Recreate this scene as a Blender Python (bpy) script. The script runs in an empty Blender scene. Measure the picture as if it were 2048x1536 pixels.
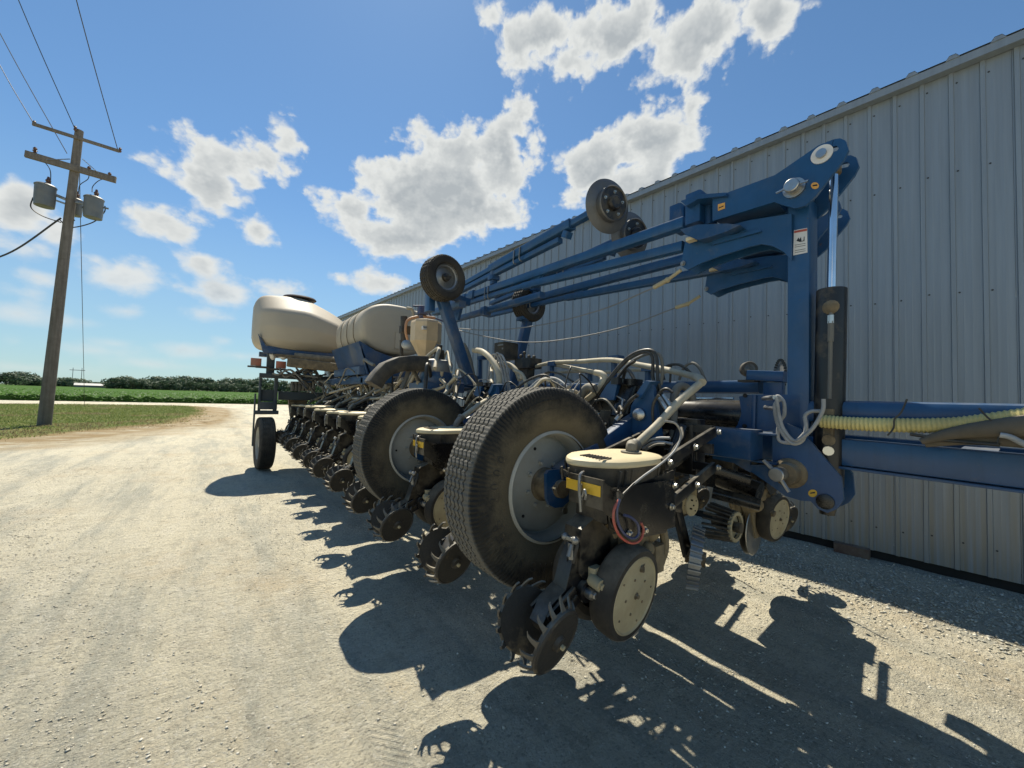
import bpy, math, random
import numpy as np
from mathutils import Vector, Matrix
random.seed(7); rng=np.random.default_rng(11)
PI=math.pi
scn=bpy.context.scene
COL=scn.collection
# ------------------------------------------------------------------ camera
FPX=769.0; CB=math.radians(37.2); CP=math.radians(2.23); CR=math.radians(1.8); CH=1.5
FW=Vector((math.sin(CB)*math.cos(CP),math.cos(CB)*math.cos(CP),math.sin(CP)))
R0=Vector((math.cos(CB),-math.sin(CB),0)); U0=R0.cross(FW)
CRT=R0*math.cos(CR)+U0*math.sin(CR); CUP=CRT.cross(FW); CC=Vector((0,0,CH))
cam=bpy.data.cameras.new('camera'); camo=bpy.data.objects.new('camera',cam); COL.objects.link(camo)
cam.sensor_width=36; cam.lens=FPX/2048*36; cam.clip_end=6000; cam.clip_start=.02
m=Matrix((CRT,CUP,-FW)).transposed().to_4x4(); m.translation=CC; camo.matrix_world=m
scn.camera=camo
def ray(x,y): return FW+CRT*((x-1024)/FPX)-CUP*((y-768)/FPX)
def Q(x,y,X=None,Y=None,Z=None):
    v=ray(x,y)
    t=(X-CC.x)/v.x if X is not None else (Y-CC.y)/v.y if Y is not None else (Z-CC.z)/v.z
    return CC+v*t
# ------------------------------------------------------------------ light
SAZ=math.radians(17.5); SEL=math.radians(59.5)
SD=Vector((math.sin(SAZ)*math.cos(SEL),math.cos(SAZ)*math.cos(SEL),math.sin(SEL)))
sl=bpy.data.lights.new('sun','SUN'); so=bpy.data.objects.new('sun',sl); COL.objects.link(so)
sl.energy=5.0; sl.angle=math.radians(.53); sl.color=(1,.92,.77)
so.rotation_euler=SD.to_track_quat('Z','Y').to_euler(); so.location=(0,0,30)
vs=scn.view_settings; vs.view_transform='Standard'; vs.look='None'; vs.gamma=1; vs.use_curve_mapping=False; vs.exposure=0.50
# ------------------------------------------------------------------ world
W=bpy.data.worlds.new('World'); scn.world=W; W.use_nodes=True
def world():
    nt=W.node_tree; N=nt.nodes; L=nt.links; N.clear()
    out=N.new('ShaderNodeOutputWorld'); bg=N.new('ShaderNodeBackground'); L.new(bg.outputs[0],out.inputs[0])
    sky=N.new('ShaderNodeTexSky'); sky.sky_type='NISHITA'; sky.sun_disc=False
    sky.sun_elevation=SEL; sky.sun_rotation=SAZ; sky.air_density=1.0; sky.dust_density=.15; sky.ozone_density=2.6; sky.altitude=200
    tc=N.new('ShaderNodeTexCoord')
    def M(op,*a,clamp=False):
        n=N.new('ShaderNodeMath'); n.operation=op; n.use_clamp=clamp
        for i,v in enumerate(a):
            if isinstance(v,(int,float)): n.inputs[i].default_value=v
            else: L.new(v,n.inputs[i])
        return n.outputs[0]
    sp=N.new('ShaderNodeSeparateXYZ'); L.new(tc.outputs['Generated'],sp.inputs[0])
    D=180/PI
    az=M('MULTIPLY',M('ARCTAN2',sp.outputs[0],sp.outputs[1]),D); el=M('MULTIPLY',M('ARCSINE',sp.outputs[2]),D)
    cb=N.new('ShaderNodeCombineXYZ'); L.new(az,cb.inputs[0]); L.new(el,cb.inputs[1])
    # cloud group
    g=bpy.data.node_groups.new('cloud_density','ShaderNodeTree')
    g.interface.new_socket('V',in_out='INPUT',socket_type='NodeSocketVector'); g.interface.new_socket('D',in_out='OUTPUT',socket_type='NodeSocketFloat'); g.interface.new_socket('B',in_out='OUTPUT',socket_type='NodeSocketFloat')
    GN=g.nodes; GL=g.links; gi=GN.new('NodeGroupInput'); go=GN.new('NodeGroupOutput')
    def GM(op,*a):   # works in whichever group GN/GL point at
        n=GN.new('ShaderNodeMath'); n.operation=op
        for i,v in enumerate(a):
            if isinstance(v,(int,float)): n.inputs[i].default_value=v
            else: GL.new(v,n.inputs[i])
        return n.outputs[0]
    # (x,y,rx,ry,strength) of each cloud lump as seen in the sky
    blobs=[(1080,70,76,56),(1050,122,42,32),(1150,120,58,42),(1240,85,120,66),(1390,80,135,85),(1430,95,50,35),(1535,35,75,75),(1300,30,60,50),
     (690,418,58,42),(870,400,150,92),(1040,246,36,44),(1062,285,18,46),(905,300,95,48),(800,472,98,46),(990,420,66,42),(1005,330,62,78),(760,345,45,42),
     (1192,326,66,70),(1297,287,92,70),(1307,222,26,28),(1382,222,22,28),(1150,398,46,32),(1350,268,52,52),(1256,365,92,54),
     (470,322,85,42),(425,375,75,40),(500,370,40,40),(582,278,26,40),(325,335,34,18),
     (330,442,72,28),(518,465,36,30),(250,548,100,38),(190,520,50,22),(408,528,44,20),
     (465,590,62,26),(560,582,58,26),(370,582,40,10),(765,566,44,22),(677,556,17,11),(35,415,75,48),(120,465,45,30),(60,500,60,18),
     (40,628,80,22),(430,632,44,12),(375,700,60,16),(25,582,35,8),(250,622,26,7),(230,688,26,7),(985,30,22,34),(450,682,18,7),(505,680,14,4),(450,560,30,8),
     (90,560,40,14),(20,680,25,10),(120,640,35,8),(180,700,70,9),(60,735,90,9),(300,728,60,9),(480,712,50,9),(1215,20,20,20)]
    def azel(x,y):
        v=ray(x,y).normalized(); return math.degrees(math.atan2(v.x,v.y)),math.degrees(math.asin(v.z))
    L1=[(b,1.0) for b in blobs]
    lst=[]
    for (x,y,rx,ry) in blobs:
        a,e=azel(x,y); a2,_=azel(x+rx,y); a1,_=azel(x-rx,y); _,e2=azel(x,y-ry); _,e1=azel(x,y+ry)
        lst.append((a,e,abs(a2-a1)/2,abs(e2-e1)/2))
    # the sky carries on outside the picture with clouds of the same kind
    rr=random.Random(5); k=0
    while k<9:
        a=rr.uniform(-180,180); e=rr.uniform(4,60)
        if -26<a<98: continue
        s=rr.uniform(3,9)*(0.35+e/60); lst.append((a,e,s*1.5,s*.6)); k+=1
    lg=bpy.data.node_groups.new('cloud_lumps','ShaderNodeTree'); lg.interface.new_socket('V',in_out='INPUT',socket_type='NodeSocketVector'); lg.interface.new_socket('B',in_out='OUTPUT',socket_type='NodeSocketFloat')
    keep=(GN,GL,gi); GN=lg.nodes; GL=lg.links; gi=GN.new('NodeGroupInput'); lo=GN.new('NodeGroupOutput'); cur=None
    for (a,e,ra,re) in lst:
        n=GN.new('ShaderNodeVectorMath'); n.operation='MULTIPLY_ADD'; GL.new(gi.outputs[0],n.inputs[0])
        n.inputs[1].default_value=(1/ra,1/re,0); n.inputs[2].default_value=(-a/ra,-e/re,0)
        l=GN.new('ShaderNodeVectorMath'); l.operation='LENGTH'; GL.new(n.outputs[0],l.inputs[0]); rm=min(ra,re)
        f=GM('MULTIPLY_ADD',l.outputs['Value'],-rm,rm)      # degrees inside the lump
        cur=f if cur is None else GM('SMOOTH_MAX',cur,f,.7)
    GL.new(cur,lo.inputs[0]); GN,GL,gi=keep
    lb=GN.new('ShaderNodeGroup'); lb.node_tree=lg; GL.new(gi.outputs[0],lb.inputs[0]); base=lb.outputs[0]
    n1=GN.new('ShaderNodeTexNoise'); n1.noise_dimensions='2D'; n1.inputs['Scale'].default_value=.21; n1.inputs['Detail'].default_value=8; n1.inputs['Roughness'].default_value=.56
    sq=GN.new('ShaderNodeVectorMath'); sq.operation='MULTIPLY'; sq.inputs[1].default_value=(.72,1,1); GL.new(gi.outputs[0],sq.inputs[0]); GL.new(sq.outputs[0],n1.inputs['Vector'])
    wv=GN.new('ShaderNodeVectorMath'); wv.operation='MULTIPLY_ADD'; GL.new(n1.outputs['Fac'],wv.inputs[0]); wv.inputs[1].default_value=(3.0,2.4,0); GL.new(sq.outputs[0],wv.inputs[2])
    v1=GN.new('ShaderNodeTexVoronoi'); v1.voronoi_dimensions='2D'; v1.inputs['Scale'].default_value=.62; v1.inputs['Detail'].default_value=2; v1.inputs['Roughness'].default_value=.5; v1.normalize=True
    GL.new(wv.outputs[0],v1.inputs['Vector'])
    se=GN.new('ShaderNodeSeparateXYZ'); GL.new(gi.outputs[0],se.inputs[0]); am=GM('MINIMUM',GM('MAXIMUM',GM('MULTIPLY',se.outputs[1],.040),.22),1.0)
    nn=GM('ADD',GM('MULTIPLY',GM('SUBTRACT',n1.outputs['Fac'],.47),7.5),GM('MULTIPLY',GM('SUBTRACT',.40,v1.outputs['Distance']),2.6))
    d=GM('SUBTRACT',GM('ADD',base,GM('MULTIPLY',nn,am)),GM('MULTIPLY',am,.38))
    GL.new(d,go.inputs[0]); GL.new(base,go.inputs[1])
    gn=N.new('ShaderNodeGroup'); gn.node_tree=g; L.new(cb.outputs[0],gn.inputs[0]); D0=gn.outputs[0]; B0=gn.outputs[1]
    def relief(o):
        of=N.new('ShaderNodeVectorMath'); of.operation='ADD'; of.operation='MULTIPLY_ADD'; of.inputs[1].default_value=(.72,1,1); of.inputs[2].default_value=o; L.new(cb.outputs[0],of.inputs[0])
        n=N.new('ShaderNodeTexNoise'); n.noise_dimensions='2D'; n.inputs['Scale'].default_value=.21; n.inputs['Detail'].default_value=4; n.inputs['Roughness'].default_value=.62; L.new(of.outputs[0],n.inputs['Vector']); return n.outputs['Fac']
    R0_,R1_=relief((0,0,0)),relief((-.3,.9,0))
    def SS(v,a,b,c=0,d=1):
        n=N.new('ShaderNodeMapRange'); n.interpolation_type='SMOOTHSTEP'; L.new(v,n.inputs[0])
        for i,q in enumerate((a,b,c,d)): n.inputs[1+i].default_value=q
        return n.outputs[0]
    alpha=SS(D0,-.45,1.05)
    low=SS(el,2,16,.55,1.0); alpha=M('MULTIPLY',alpha,low)
    sm=M('MULTIPLY_ADD',M('SUBTRACT',R0_,.5),5.0,M('MULTIPLY_ADD',D0,.45,M('MULTIPLY',B0,.55)))
    rel=M('MULTIPLY_ADD',M('SUBTRACT',R1_,R0_),1.8,.85)
    shade=M('MULTIPLY',SS(sm,.5,3.0),rel,clamp=True)
    mc=N.new('ShaderNodeMix'); mc.data_type='RGBA'; L.new(shade,mc.inputs[0]); mc.inputs[6].default_value=(6.2,6.35,6.2,1); mc.inputs[7].default_value=(3.5,3.8,4.0,1)
    # humid summer air: pale veil low on the sky
    hz=SS(el,0,26,.6,0.0)
    mh=N.new('ShaderNodeMix'); mh.data_type='RGBA'; L.new(hz,mh.inputs[0]); tn=N.new('ShaderNodeVectorMath'); tn.operation='MULTIPLY'; tn.inputs[1].default_value=(.74,.94,1.0); L.new(sky.outputs[0],tn.inputs[0]); L.new(tn.outputs[0],mh.inputs[6]); mh.inputs[7].default_value=(2.9,4.1,4.8,1)
    ms=N.new('ShaderNodeMix'); ms.data_type='RGBA'; L.new(alpha,ms.inputs[0]); L.new(mh.outputs[2],ms.inputs[6]); L.new(mc.outputs[2],ms.inputs[7])
    L.new(ms.outputs[2],bg.inputs[0]); bg.inputs[1].default_value=.090
world()
# ------------------------------------------------------------------ materials
MT={}
def mat(name,col,rough=.5,metal=0,dirt=None,dcol=(.33,.28,.19),dscale=6,dth=.5,dsoft=.18,dust=0,bump=0,bscale=60,spec=.5,col2=None,vscale=4,streak=None,coat=0,rust=0):
    """base colour + slow colour variation + dirt patches + dust lying on faces that look up + fine bump"""
    m=bpy.data.materials.new(name); m.use_nodes=True; nt=m.node_tree; N=nt.nodes; L=nt.links
    b=N['Principled BSDF']; b.inputs['Roughness'].default_value=rough; b.inputs['Metallic'].default_value=metal
    b.inputs['Specular IOR Level'].default_value=spec; b.inputs['Coat Weight'].default_value=coat
    tc=N.new('ShaderNodeTexCoord'); vec=tc.outputs['Object']
    if streak:
        mp=N.new('ShaderNodeMapping'); mp.inputs['Scale'].default_value=streak; L.new(vec,mp.inputs[0]); sv=mp.outputs[0]
    else: sv=vec
    def noise(s,det=5,r=.6,v=None):
        n=N.new('ShaderNodeTexNoise'); n.inputs['Scale'].default_value=s; n.inputs['Detail'].default_value=det; n.inputs['Roughness'].default_value=r; L.new(v or vec,n.inputs['Vector']); return n.outputs['Fac']
    def rmp(v,a,b_,c=0,d=1):
        n=N.new('ShaderNodeMapRange'); L.new(v,n.inputs[0]); 
        for i,q in enumerate((a,b_,c,d)): n.inputs[1+i].default_value=q
        return n.outputs[0]
    def mix(f,a,b_):
        n=N.new('ShaderNodeMix'); n.data_type='RGBA'
        if isinstance(f,float): n.inputs[0].default_value=f
        else: L.new(f,n.inputs[0])
        for i,v in ((6,a),(7,b_)):
            if isinstance(v,tuple): n.inputs[i].default_value=(*v,1)
            else: L.new(v,n.inputs[i])
        return n.outputs[2]
    c2=col2 or tuple(min(1,x*.78) for x in col)
    c=mix(rmp(noise(vscale,4,.6,sv),.35,.68),col,c2)
    if rust:
        c=mix(rmp(noise(17,8,.75),.655,.675,0,.9),c,(.105,.055,.028)); c=mix(rmp(noise(5.5,9,.8),.60,.72,0,.5),c,(.16,.145,.11))
        mp=N.new('ShaderNodeMapping'); mp.inputs['Scale'].default_value=(9,9,.9); L.new(vec,mp.inputs[0]); c=mix(rmp(noise(2.2,6,.7,mp.outputs[0]),.50,.72,0,.35),c,tuple(x*.45 for x in col))
    rv=None
    if dirt:
        f=rmp(noise(dscale,7,.68),dth-dsoft,dth+dsoft,0,dirt); c=mix(f,c,dcol)
        n=N.new('ShaderNodeMath'); n.operation='MULTIPLY_ADD'; L.new(f,n.inputs[0]); n.inputs[1].default_value=.95-rough; n.inputs[2].default_value=rough; n.use_clamp=True; rv=n.outputs[0]
    if dust:
        ge=N.new('ShaderNodeNewGeometry'); s=N.new('ShaderNodeSeparateXYZ'); L.new(ge.outputs['Normal'],s.inputs[0])
        n=N.new('ShaderNodeMath'); n.operation='MULTIPLY'; L.new(rmp(s.outputs[2],.2,.95,0,dust),n.inputs[0]); L.new(rmp(noise(14,5,.7),.3,.62,.25,1),n.inputs[1]); c=mix(n.outputs[0],c,(.42,.38,.29))
    if rv is not None: L.new(rv,b.inputs['Roughness'])
    L.new(c,b.inputs['Base Color'])
    if bump:
        bp=N.new('ShaderNodeBump'); bp.inputs['Strength'].default_value=bump; bp.inputs['Distance'].default_value=.01; L.new(noise(bscale,6,.65),bp.inputs['Height']); L.new(bp.outputs[0],b.inputs['Normal'])
    MT[name]=m; return m
mat('blue_paint',(.012,.064,.168),.34,dirt=.55,dcol=(.26,.23,.16),dscale=3.2,dth=.66,dsoft=.16,dust=.35,bump=.03,bscale=30,col2=(.012,.052,.125),rust=1)
mat('blue_clean',(.015,.076,.188),.30,dirt=.25,dcol=(.2,.19,.15),dscale=2.5,dth=.68,dust=.2,col2=(.014,.060,.14),rust=1)
mat('black_paint',(.008,.008,.009),.30,dirt=.85,dcol=(.14,.115,.075),dscale=6,dth=.60,dsoft=.10,dust=.32,bump=.06,bscale=40)
mat('black_gloss',(.006,.006,.007),.24,dirt=.3,dscale=5,dth=.64,dust=.15)
mat('black_plastic',(.020,.019,.018),.55,dirt=.75,dcol=(.15,.125,.085),dscale=8,dth=.55,dust=.3,bump=.1,bscale=50)
mat('muddy_iron',(.05,.04,.028),.75,dirt=.95,dcol=(.23,.175,.10),dscale=9,dth=.47,dust=.5,bump=.6,bscale=28)
mat('closing_iron',(.030,.027,.022),.6,dirt=.75,dcol=(.25,.19,.10),dscale=7,dth=.60,dsoft=.08,dust=.4,bump=.4,bscale=26)
mat('blue_shaded',(.028,.048,.062),.5,dirt=.5,dcol=(.10,.095,.075),dscale=4,dth=.5,dust=.4)  # blue paint darkened to its tone in shade, for the wing end
mat('mud',(.32,.25,.145),.95,dirt=.6,dcol=(.07,.055,.035),dscale=12,dth=.55,bump=.9,bscale=30)
mat('rubber',(.022,.021,.020),.8,dirt=.6,dcol=(.12,.105,.08),dscale=4,dth=.52,dust=.35,bump=.12,bscale=70,spec=.3)
mat('steel',(.50,.50,.48),.32,1,dirt=.45,dcol=(.25,.21,.15),dscale=12,dth=.58)
mat('disc_steel',(.15,.155,.16),.42,.75,dirt=.6,dcol=(.2,.18,.14),dscale=7,dth=.55)
mat('galv',(.30,.31,.31),.45,.8,dirt=.4,dscale=8,dth=.6)
mat('bright_bolt',(.62,.60,.54),.30,1)
mat('chrome',(.78,.80,.82),.12,1)
mat('iron_tooth',(.11,.105,.095),.42,.5,dirt=.5,dcol=(.24,.20,.13),dscale=9,dth=.55,dust=.6)
mat('cream',(.66,.57,.36),.5,dirt=.5,dcol=(.30,.25,.16),dscale=6,dth=.62,dust=.0,bump=.05,col2=(.58,.49,.30))
mat('cream_disc',(.46,.40,.25),.55,dirt=.7,dcol=(.25,.20,.12),dscale=5,dth=.55,col2=(.38,.33,.2))
mat('tank_plastic',(.43,.375,.285),.55,dirt=.3,dcol=(.42,.34,.24),dscale=1.2,dth=.6,dsoft=.25,col2=(.38,.335,.255),vscale=1.5)
mat('small_tank',(.66,.50,.30),.4,dirt=.25,dcol=(.4,.28,.16),dscale=3,dth=.6)
mat('hose_beige',(.52,.46,.33),.6,dirt=.6,dcol=(.16,.14,.10),dscale=5,dth=.55,dust=.2,bump=.05)
mat('cable_grey',(.22,.22,.21),.6)
mat('hose_grey',(.12,.12,.11),.5,dirt=.7,dcol=(.24,.21,.15),dscale=6,dth=.5,dust=.55)
mat('hose_black',(.013,.013,.013),.38,dirt=.4,dcol=(.2,.18,.13),dscale=8,dth=.6,dust=.35)
mat('hose_white',(.44,.44,.42),.45,dirt=.6,dcol=(.13,.12,.1),dscale=9,dth=.52)
mat('hose_orange',(.5,.27,.14),.5)
mat('hose_red',(.45,.05,.035),.5,dirt=.5,dscale=10,dth=.55)
mat('hose_blue',(.03,.045,.13),.5,dirt=.4,dscale=10,dth=.55)
mat('yellow_hose',(.66,.56,.22),.45,dirt=.35,dcol=(.3,.24,.1),dscale=4,dth=.58)
mat('sleeve',(.17,.14,.10),.85,dirt=.6,dcol=(.08,.07,.05),dscale=4,dth=.5,bump=.5,bscale=12)
mat('rim_paint',(.40,.40,.355),.45,dirt=.75,dcol=(.25,.21,.14),dscale=3,dth=.56,dsoft=.2,bump=.04,col2=(.35,.35,.31))
mat('yellow',(.70,.42,.02),.5,dirt=.25,dscale=12,dth=.62)
mat('white_label',(.72,.70,.66),.5,dirt=.15,dscale=14,dth=.6); mat('red_print',(.45,.08,.05),.5); mat('black_print',(.02,.02,.02),.5)
mat('amber_lens',(.42,.12,.06),.3,dirt=.4,dscale=8,dth=.55); mat('lens_dark',(.05,.055,.055),.12,dirt=.5,dscale=6,dth=.5)
mat('sticker_orange',(.75,.38,.08),.5); mat('lid_dark',(.05,.035,.035),.6)
mat('green_part',(.18,.25,.07),.6,dirt=.4,dscale=8)
mat('pole_wood',(.23,.20,.165),.9,dirt=.5,dcol=(.08,.065,.05),dscale=4,dth=.52,bump=.6,bscale=20,streak=(6,6,.35),vscale=3,col2=(.15,.13,.105))
mat('transformer_grey',(.15,.165,.17),.5,dirt=.3,dscale=3,dth=.6); mat('insulator',(.12,.06,.04),.3); mat('wire',(.05,.05,.05),.6)
mat('skid_wood',(.12,.055,.04),.85,dirt=.5,dscale=5,bump=.4)
mat('dark_gap',(.02,.018,.015),.9)
mat('bark',(.06,.045,.035),.9)
def leafmat(name,c1,c2):
    m=bpy.data.materials.new(name); m.use_nodes=True; nt=m.node_tree; N=nt.nodes; L=nt.links; b=N['Principled BSDF']
    ge=N.new('ShaderNodeNewGeometry'); mx=N.new('ShaderNodeMix'); mx.data_type='RGBA'; mx.inputs[6].default_value=(*c1,1); mx.inputs[7].default_value=(*c2,1)
    L.new(ge.outputs['Random Per Island'],mx.inputs[0]); L.new(mx.outputs[2],b.inputs['Base Color']); b.inputs['Roughness'].default_value=.6; b.inputs['Specular IOR Level'].default_value=.3
    tr=N.new('ShaderNodeBsdfTranslucent'); L.new(mx.outputs[2],tr.inputs[0]); ms=N.new('ShaderNodeMixShader'); ms.inputs[0].default_value=.35
    L.new(b.outputs[0],ms.inputs[1]); L.new(tr.outputs[0],ms.inputs[2]); L.new(ms.outputs[0],N['Material Output'].inputs[0]); MT[name]=m
leafmat('tree_leaf',(.055,.090,.050),(.10,.145,.085)); leafmat('crop_leaf',(.05,.11,.02),(.10,.20,.04)); leafmat('grass_blade',(.11,.17,.03),(.27,.30,.10)); leafmat('dry_grass',(.20,.15,.07),(.34,.27,.14))  # tree leaves paled towards blue in place of distance haze
def wallmat():
    m=mat('shed_metal',(.29,.325,.35),.45,.35,col2=(.25,.28,.30),vscale=3,streak=(7,7,.25))
    nt=m.node_tree; N=nt.nodes; L=nt.links; b=N['Principled BSDF']
    src=b.inputs['Base Color'].links[0].from_socket
    tc=N.new('ShaderNodeTexCoord'); mp=N.new('ShaderNodeMapping'); mp.inputs['Scale'].default_value=(26,26,.5); L.new(tc.outputs['Object'],mp.inputs[0])
    n=N.new('ShaderNodeTexNoise'); n.inputs['Scale'].default_value=1.2; n.inputs['Detail'].default_value=4; L.new(mp.outputs[0],n.inputs['Vector'])
    s=N.new('ShaderNodeSeparateXYZ'); L.new(tc.outputs['Object'],s.inputs[0])
    r=N.new('ShaderNodeMapRange'); L.new(s.outputs[2],r.inputs[0]); r.inputs[1].default_value=1.5; r.inputs[2].default_value=.1; r.inputs[3].default_value=.0; r.inputs[4].default_value=.8
    r2=N.new('ShaderNodeMapRange'); L.new(n.outputs['Fac'],r2.inputs[0]); r2.inputs[1].default_value=.38; r2.inputs[2].default_value=.62; r2.inputs[3].default_value=.12
    mm=N.new('ShaderNodeMath'); mm.operation='MULTIPLY'; L.new(r.outputs[0],mm.inputs[0]); L.new(r2.outputs[0],mm.inputs[1])
    mx=N.new('ShaderNodeMix'); mx.data_type='RGBA'; L.new(mm.outputs[0],mx.inputs[0]); L.new(src,mx.inputs[6]); mx.inputs[7].default_value=(.27,.24,.17,1)
    L.new(mx.outputs[2],b.inputs['Base Color'])
wallmat()
# ------------------------------------------------------------------ mesh helpers
class MB:
    def __init__(s): s.v=[]; s.f=[]
    def add(s,vs,fs):
        o=len(s.v); s.v+= [tuple(v) for v in vs]; s.f+=[tuple(i+o for i in f) for f in fs]; return s
    def beam(s,p0,p1,w,h,up=(0,0,1),r=None,w2=None,h2=None):
        p0=Vector(p0);p1=Vector(p1); d=(p1-p0).normalized(); up=Vector(up)
        if abs(d.dot(up))>.98: up=Vector((0,1,0)) if abs(d.y)<.9 else Vector((1,0,0))
        sx=d.cross(up).normalized(); sz=sx.cross(d)
        if r is None: r=min(w,h)*.12
        r=min(r,.03); vs=[]
        for p,ww,hh in ((p0,w,h),(p1,w2 or w,h2 or h)):
            a=ww/2;b=hh/2
            for (x,z) in ((a-r,b),(a-.3*r,b-.3*r),(a,b-r),(a,-b+r),(a-.3*r,-b+.3*r),(a-r,-b),(-a+r,-b),(-a+.3*r,-b+.3*r),(-a,-b+r),(-a,b-r),(-a+.3*r,b-.3*r),(-a+r,b)): vs.append(p+sx*x+sz*z)
        n=12; fs=[(i,i+n,(i+1)%n+n,(i+1)%n) for i in range(n)]+[tuple(range(n)),tuple(reversed(range(n,2*n)))]
        return s.add(vs,fs)
    def box(s,c,d,r=None): 
        c=Vector(c); return s.beam(c-Vector((0,0,d[2]/2)),c+Vector((0,0,d[2]/2)),d[0],d[1],up=(0,1,0),r=r)
    def cyl(s,p0,p1,r0,r1=None,n=16,cap=True,ch=0):
        r1=r0 if r1 is None else r1; prof=[(r0,0),(r1,1)] if not ch else [(r0-ch,0),(r0,ch),(r1,1-ch) ,(r1-ch,1)]
        p0=Vector(p0);p1=Vector(p1); L=(p1-p0).length
        if ch: prof=[(r0-ch,0),(r0,ch/L),(r1,1-ch/L),(r1-ch,1)]
        return s.lathe([(r,h*L) for r,h in prof],p0,p1-p0,n,cap)
    def lathe(s,prof,o,ax,n=24,cap=True,sx=1,sy=1,xa=None):
        o=Vector(o); d=Vector(ax).normalized(); t=Vector(xa) if xa else (Vector((0,0,1)) if abs(d.z)<.9 else Vector((1,0,0)))
        x=(t-d*t.dot(d)).normalized(); y=d.cross(x); vs=[]
        for r,h in prof:
            for i in range(n): a=2*PI*i/n; vs.append(o+d*h+x*(r*sx*math.cos(a))+y*(r*sy*math.sin(a)))
        fs=[]
        for j in range(len(prof)-1):
            for i in range(n): k=(i+1)%n; fs.append((j*n+i,j*n+k,(j+1)*n+k,(j+1)*n+i))
        if cap:
            if prof[0][0]>1e-5: fs.append(tuple(reversed(range(n))))
            if prof[-1][0]>1e-5: fs.append(tuple(range((len(prof)-1)*n,len(prof)*n)))
        return s.add(vs,fs)
    def ball(s,c,r,n=12,m=8,sc=(1,1,1)):
        c=Vector(c); vs=[]
        for j in range(m+1):
            t=PI*j/m
            for i in range(n): a=2*PI*i/n; vs.append(c+Vector((r*sc[0]*math.sin(t)*math.cos(a),r*sc[1]*math.sin(t)*math.sin(a),r*sc[2]*math.cos(t))))
        return s.add(vs,[(j*n+i,(j+1)*n+i,(j+1)*n+(i+1)%n,j*n+(i+1)%n) for j in range(m) for i in range(n)])
    def prism(s,pts,thick):
        pts=[Vector(p) for p in pts]; t=Vector(thick); n=len(pts)
        return s.add(pts+[p+t for p in pts],[tuple(range(n)),tuple(reversed(range(n,2*n)))]+[(i,i+n,(i+1)%n+n,(i+1)%n) for i in range(n)])
    def tube(s,pts,r,n=8,res=6,cor=0,smooth=True,pitch=.02,r1=None):
        P=[Vector(p) for p in pts]
        if smooth and len(P)>2:
            E=[P[0]*2-P[1]]+P+[P[-1]*2-P[-2]]; o=[]
            for i in range(1,len(E)-2):
                a,b,c,d=E[i-1:i+3]
                for k in range(res):
                    t=k/res; o.append(.5*((2*b)+(c-a)*t+(2*a-5*b+4*c-d)*t*t+(3*b-a-3*c+d)*t**3))
            o.append(P[-1]); P=o
        if cor:
            o=[];acc=0
            tot=sum((P[i+1]-P[i]).length for i in range(len(P)-1)); m=max(4,int(tot/pitch)*2)
            cum=[0]
            for i in range(len(P)-1): cum.append(cum[-1]+(P[i+1]-P[i]).length)
            j=0
            for k in range(m+1):
                L=tot*k/m
                while j<len(P)-2 and cum[j+1]<L: j+=1
                t=(L-cum[j])/max(1e-9,cum[j+1]-cum[j]); o.append(P[j].lerp(P[j+1],t))
            P=o
        vs=[];x=None
        for i,p in enumerate(P):
            d=(P[min(i+1,len(P)-1)]-P[max(i-1,0)]).normalized()
            if x is None: t=Vector((0,0,1)) if abs(d.z)<.9 else Vector((1,0,0)); x=(t-d*t.dot(d)).normalized()
            else: x=(x-d*x.dot(d)).normalized()
            y=d.cross(x); rr=r if r1 is None else r+(r1-r)*i/(len(P)-1)
            if cor: rr=r*(1+(cor if i%2 else -cor))
            for k in range(n): a=2*PI*k/n; vs.append(p+x*(rr*math.cos(a))+y*(rr*math.sin(a)))
        m=len(P)
        return s.add(vs,[(j*n+i,j*n+(i+1)%n,(j+1)*n+(i+1)%n,(j+1)*n+i) for j in range(m-1) for i in range(n)]+[tuple(reversed(range(n))),tuple(range((m-1)*n,m*n))])
    def bolt(s,p,d,r=.012,h=.012):
        p=Vector(p);d=Vector(d).normalized(); s.lathe([(r*1.5,0),(r*1.5,h*.25)],p,d,10); s.lathe([(r,h*.25),(r,h),(r*.8,h*1.15)],p,d,6); return s
    def mesh(s,name,mt,ang=35):
        me=bpy.data.meshes.new(name); me.from_pydata(s.v,[],s.f); me.materials.append(MT[mt])
        me.shade_smooth(); me.set_sharp_from_angle(angle=math.radians(ang)); return me
    def build(s,name,mt,parent=None,ang=35,kind=None):
        if not s.v: return None
        o=bpy.data.objects.new(name,s.mesh(name,mt,ang)); COL.objects.link(o)
        if parent: o.parent=parent
        if kind: o['kind']=kind
        return o
def part(name,mt,parent,fn,ang=35,kind=None):
    b=MB(); fn(b); return b.build(name,mt,parent,ang,kind)
def thing(name,label,cat,loc=(0,0,0),group=None,rz=0):
    o=bpy.data.objects.new(name,None); COL.objects.link(o); o.location=loc; o.rotation_euler=(0,0,rz); o['label']=label; o['category']=cat; o.empty_display_size=.2
    if group:o['group']=group
    return o
KIDS={}
def copytree(o,parent,loc=None,rz=None,skip=()):
    c=o.copy(); COL.objects.link(c); c.parent=parent
    if loc is not None: c.location=loc
    if rz is not None: c.rotation_euler=(0,0,rz)
    for ch in list(o.children):
        if ch.name.split('.')[0] in skip: continue
        d=ch.copy(); COL.objects.link(d); d.parent=c
    return c
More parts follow.
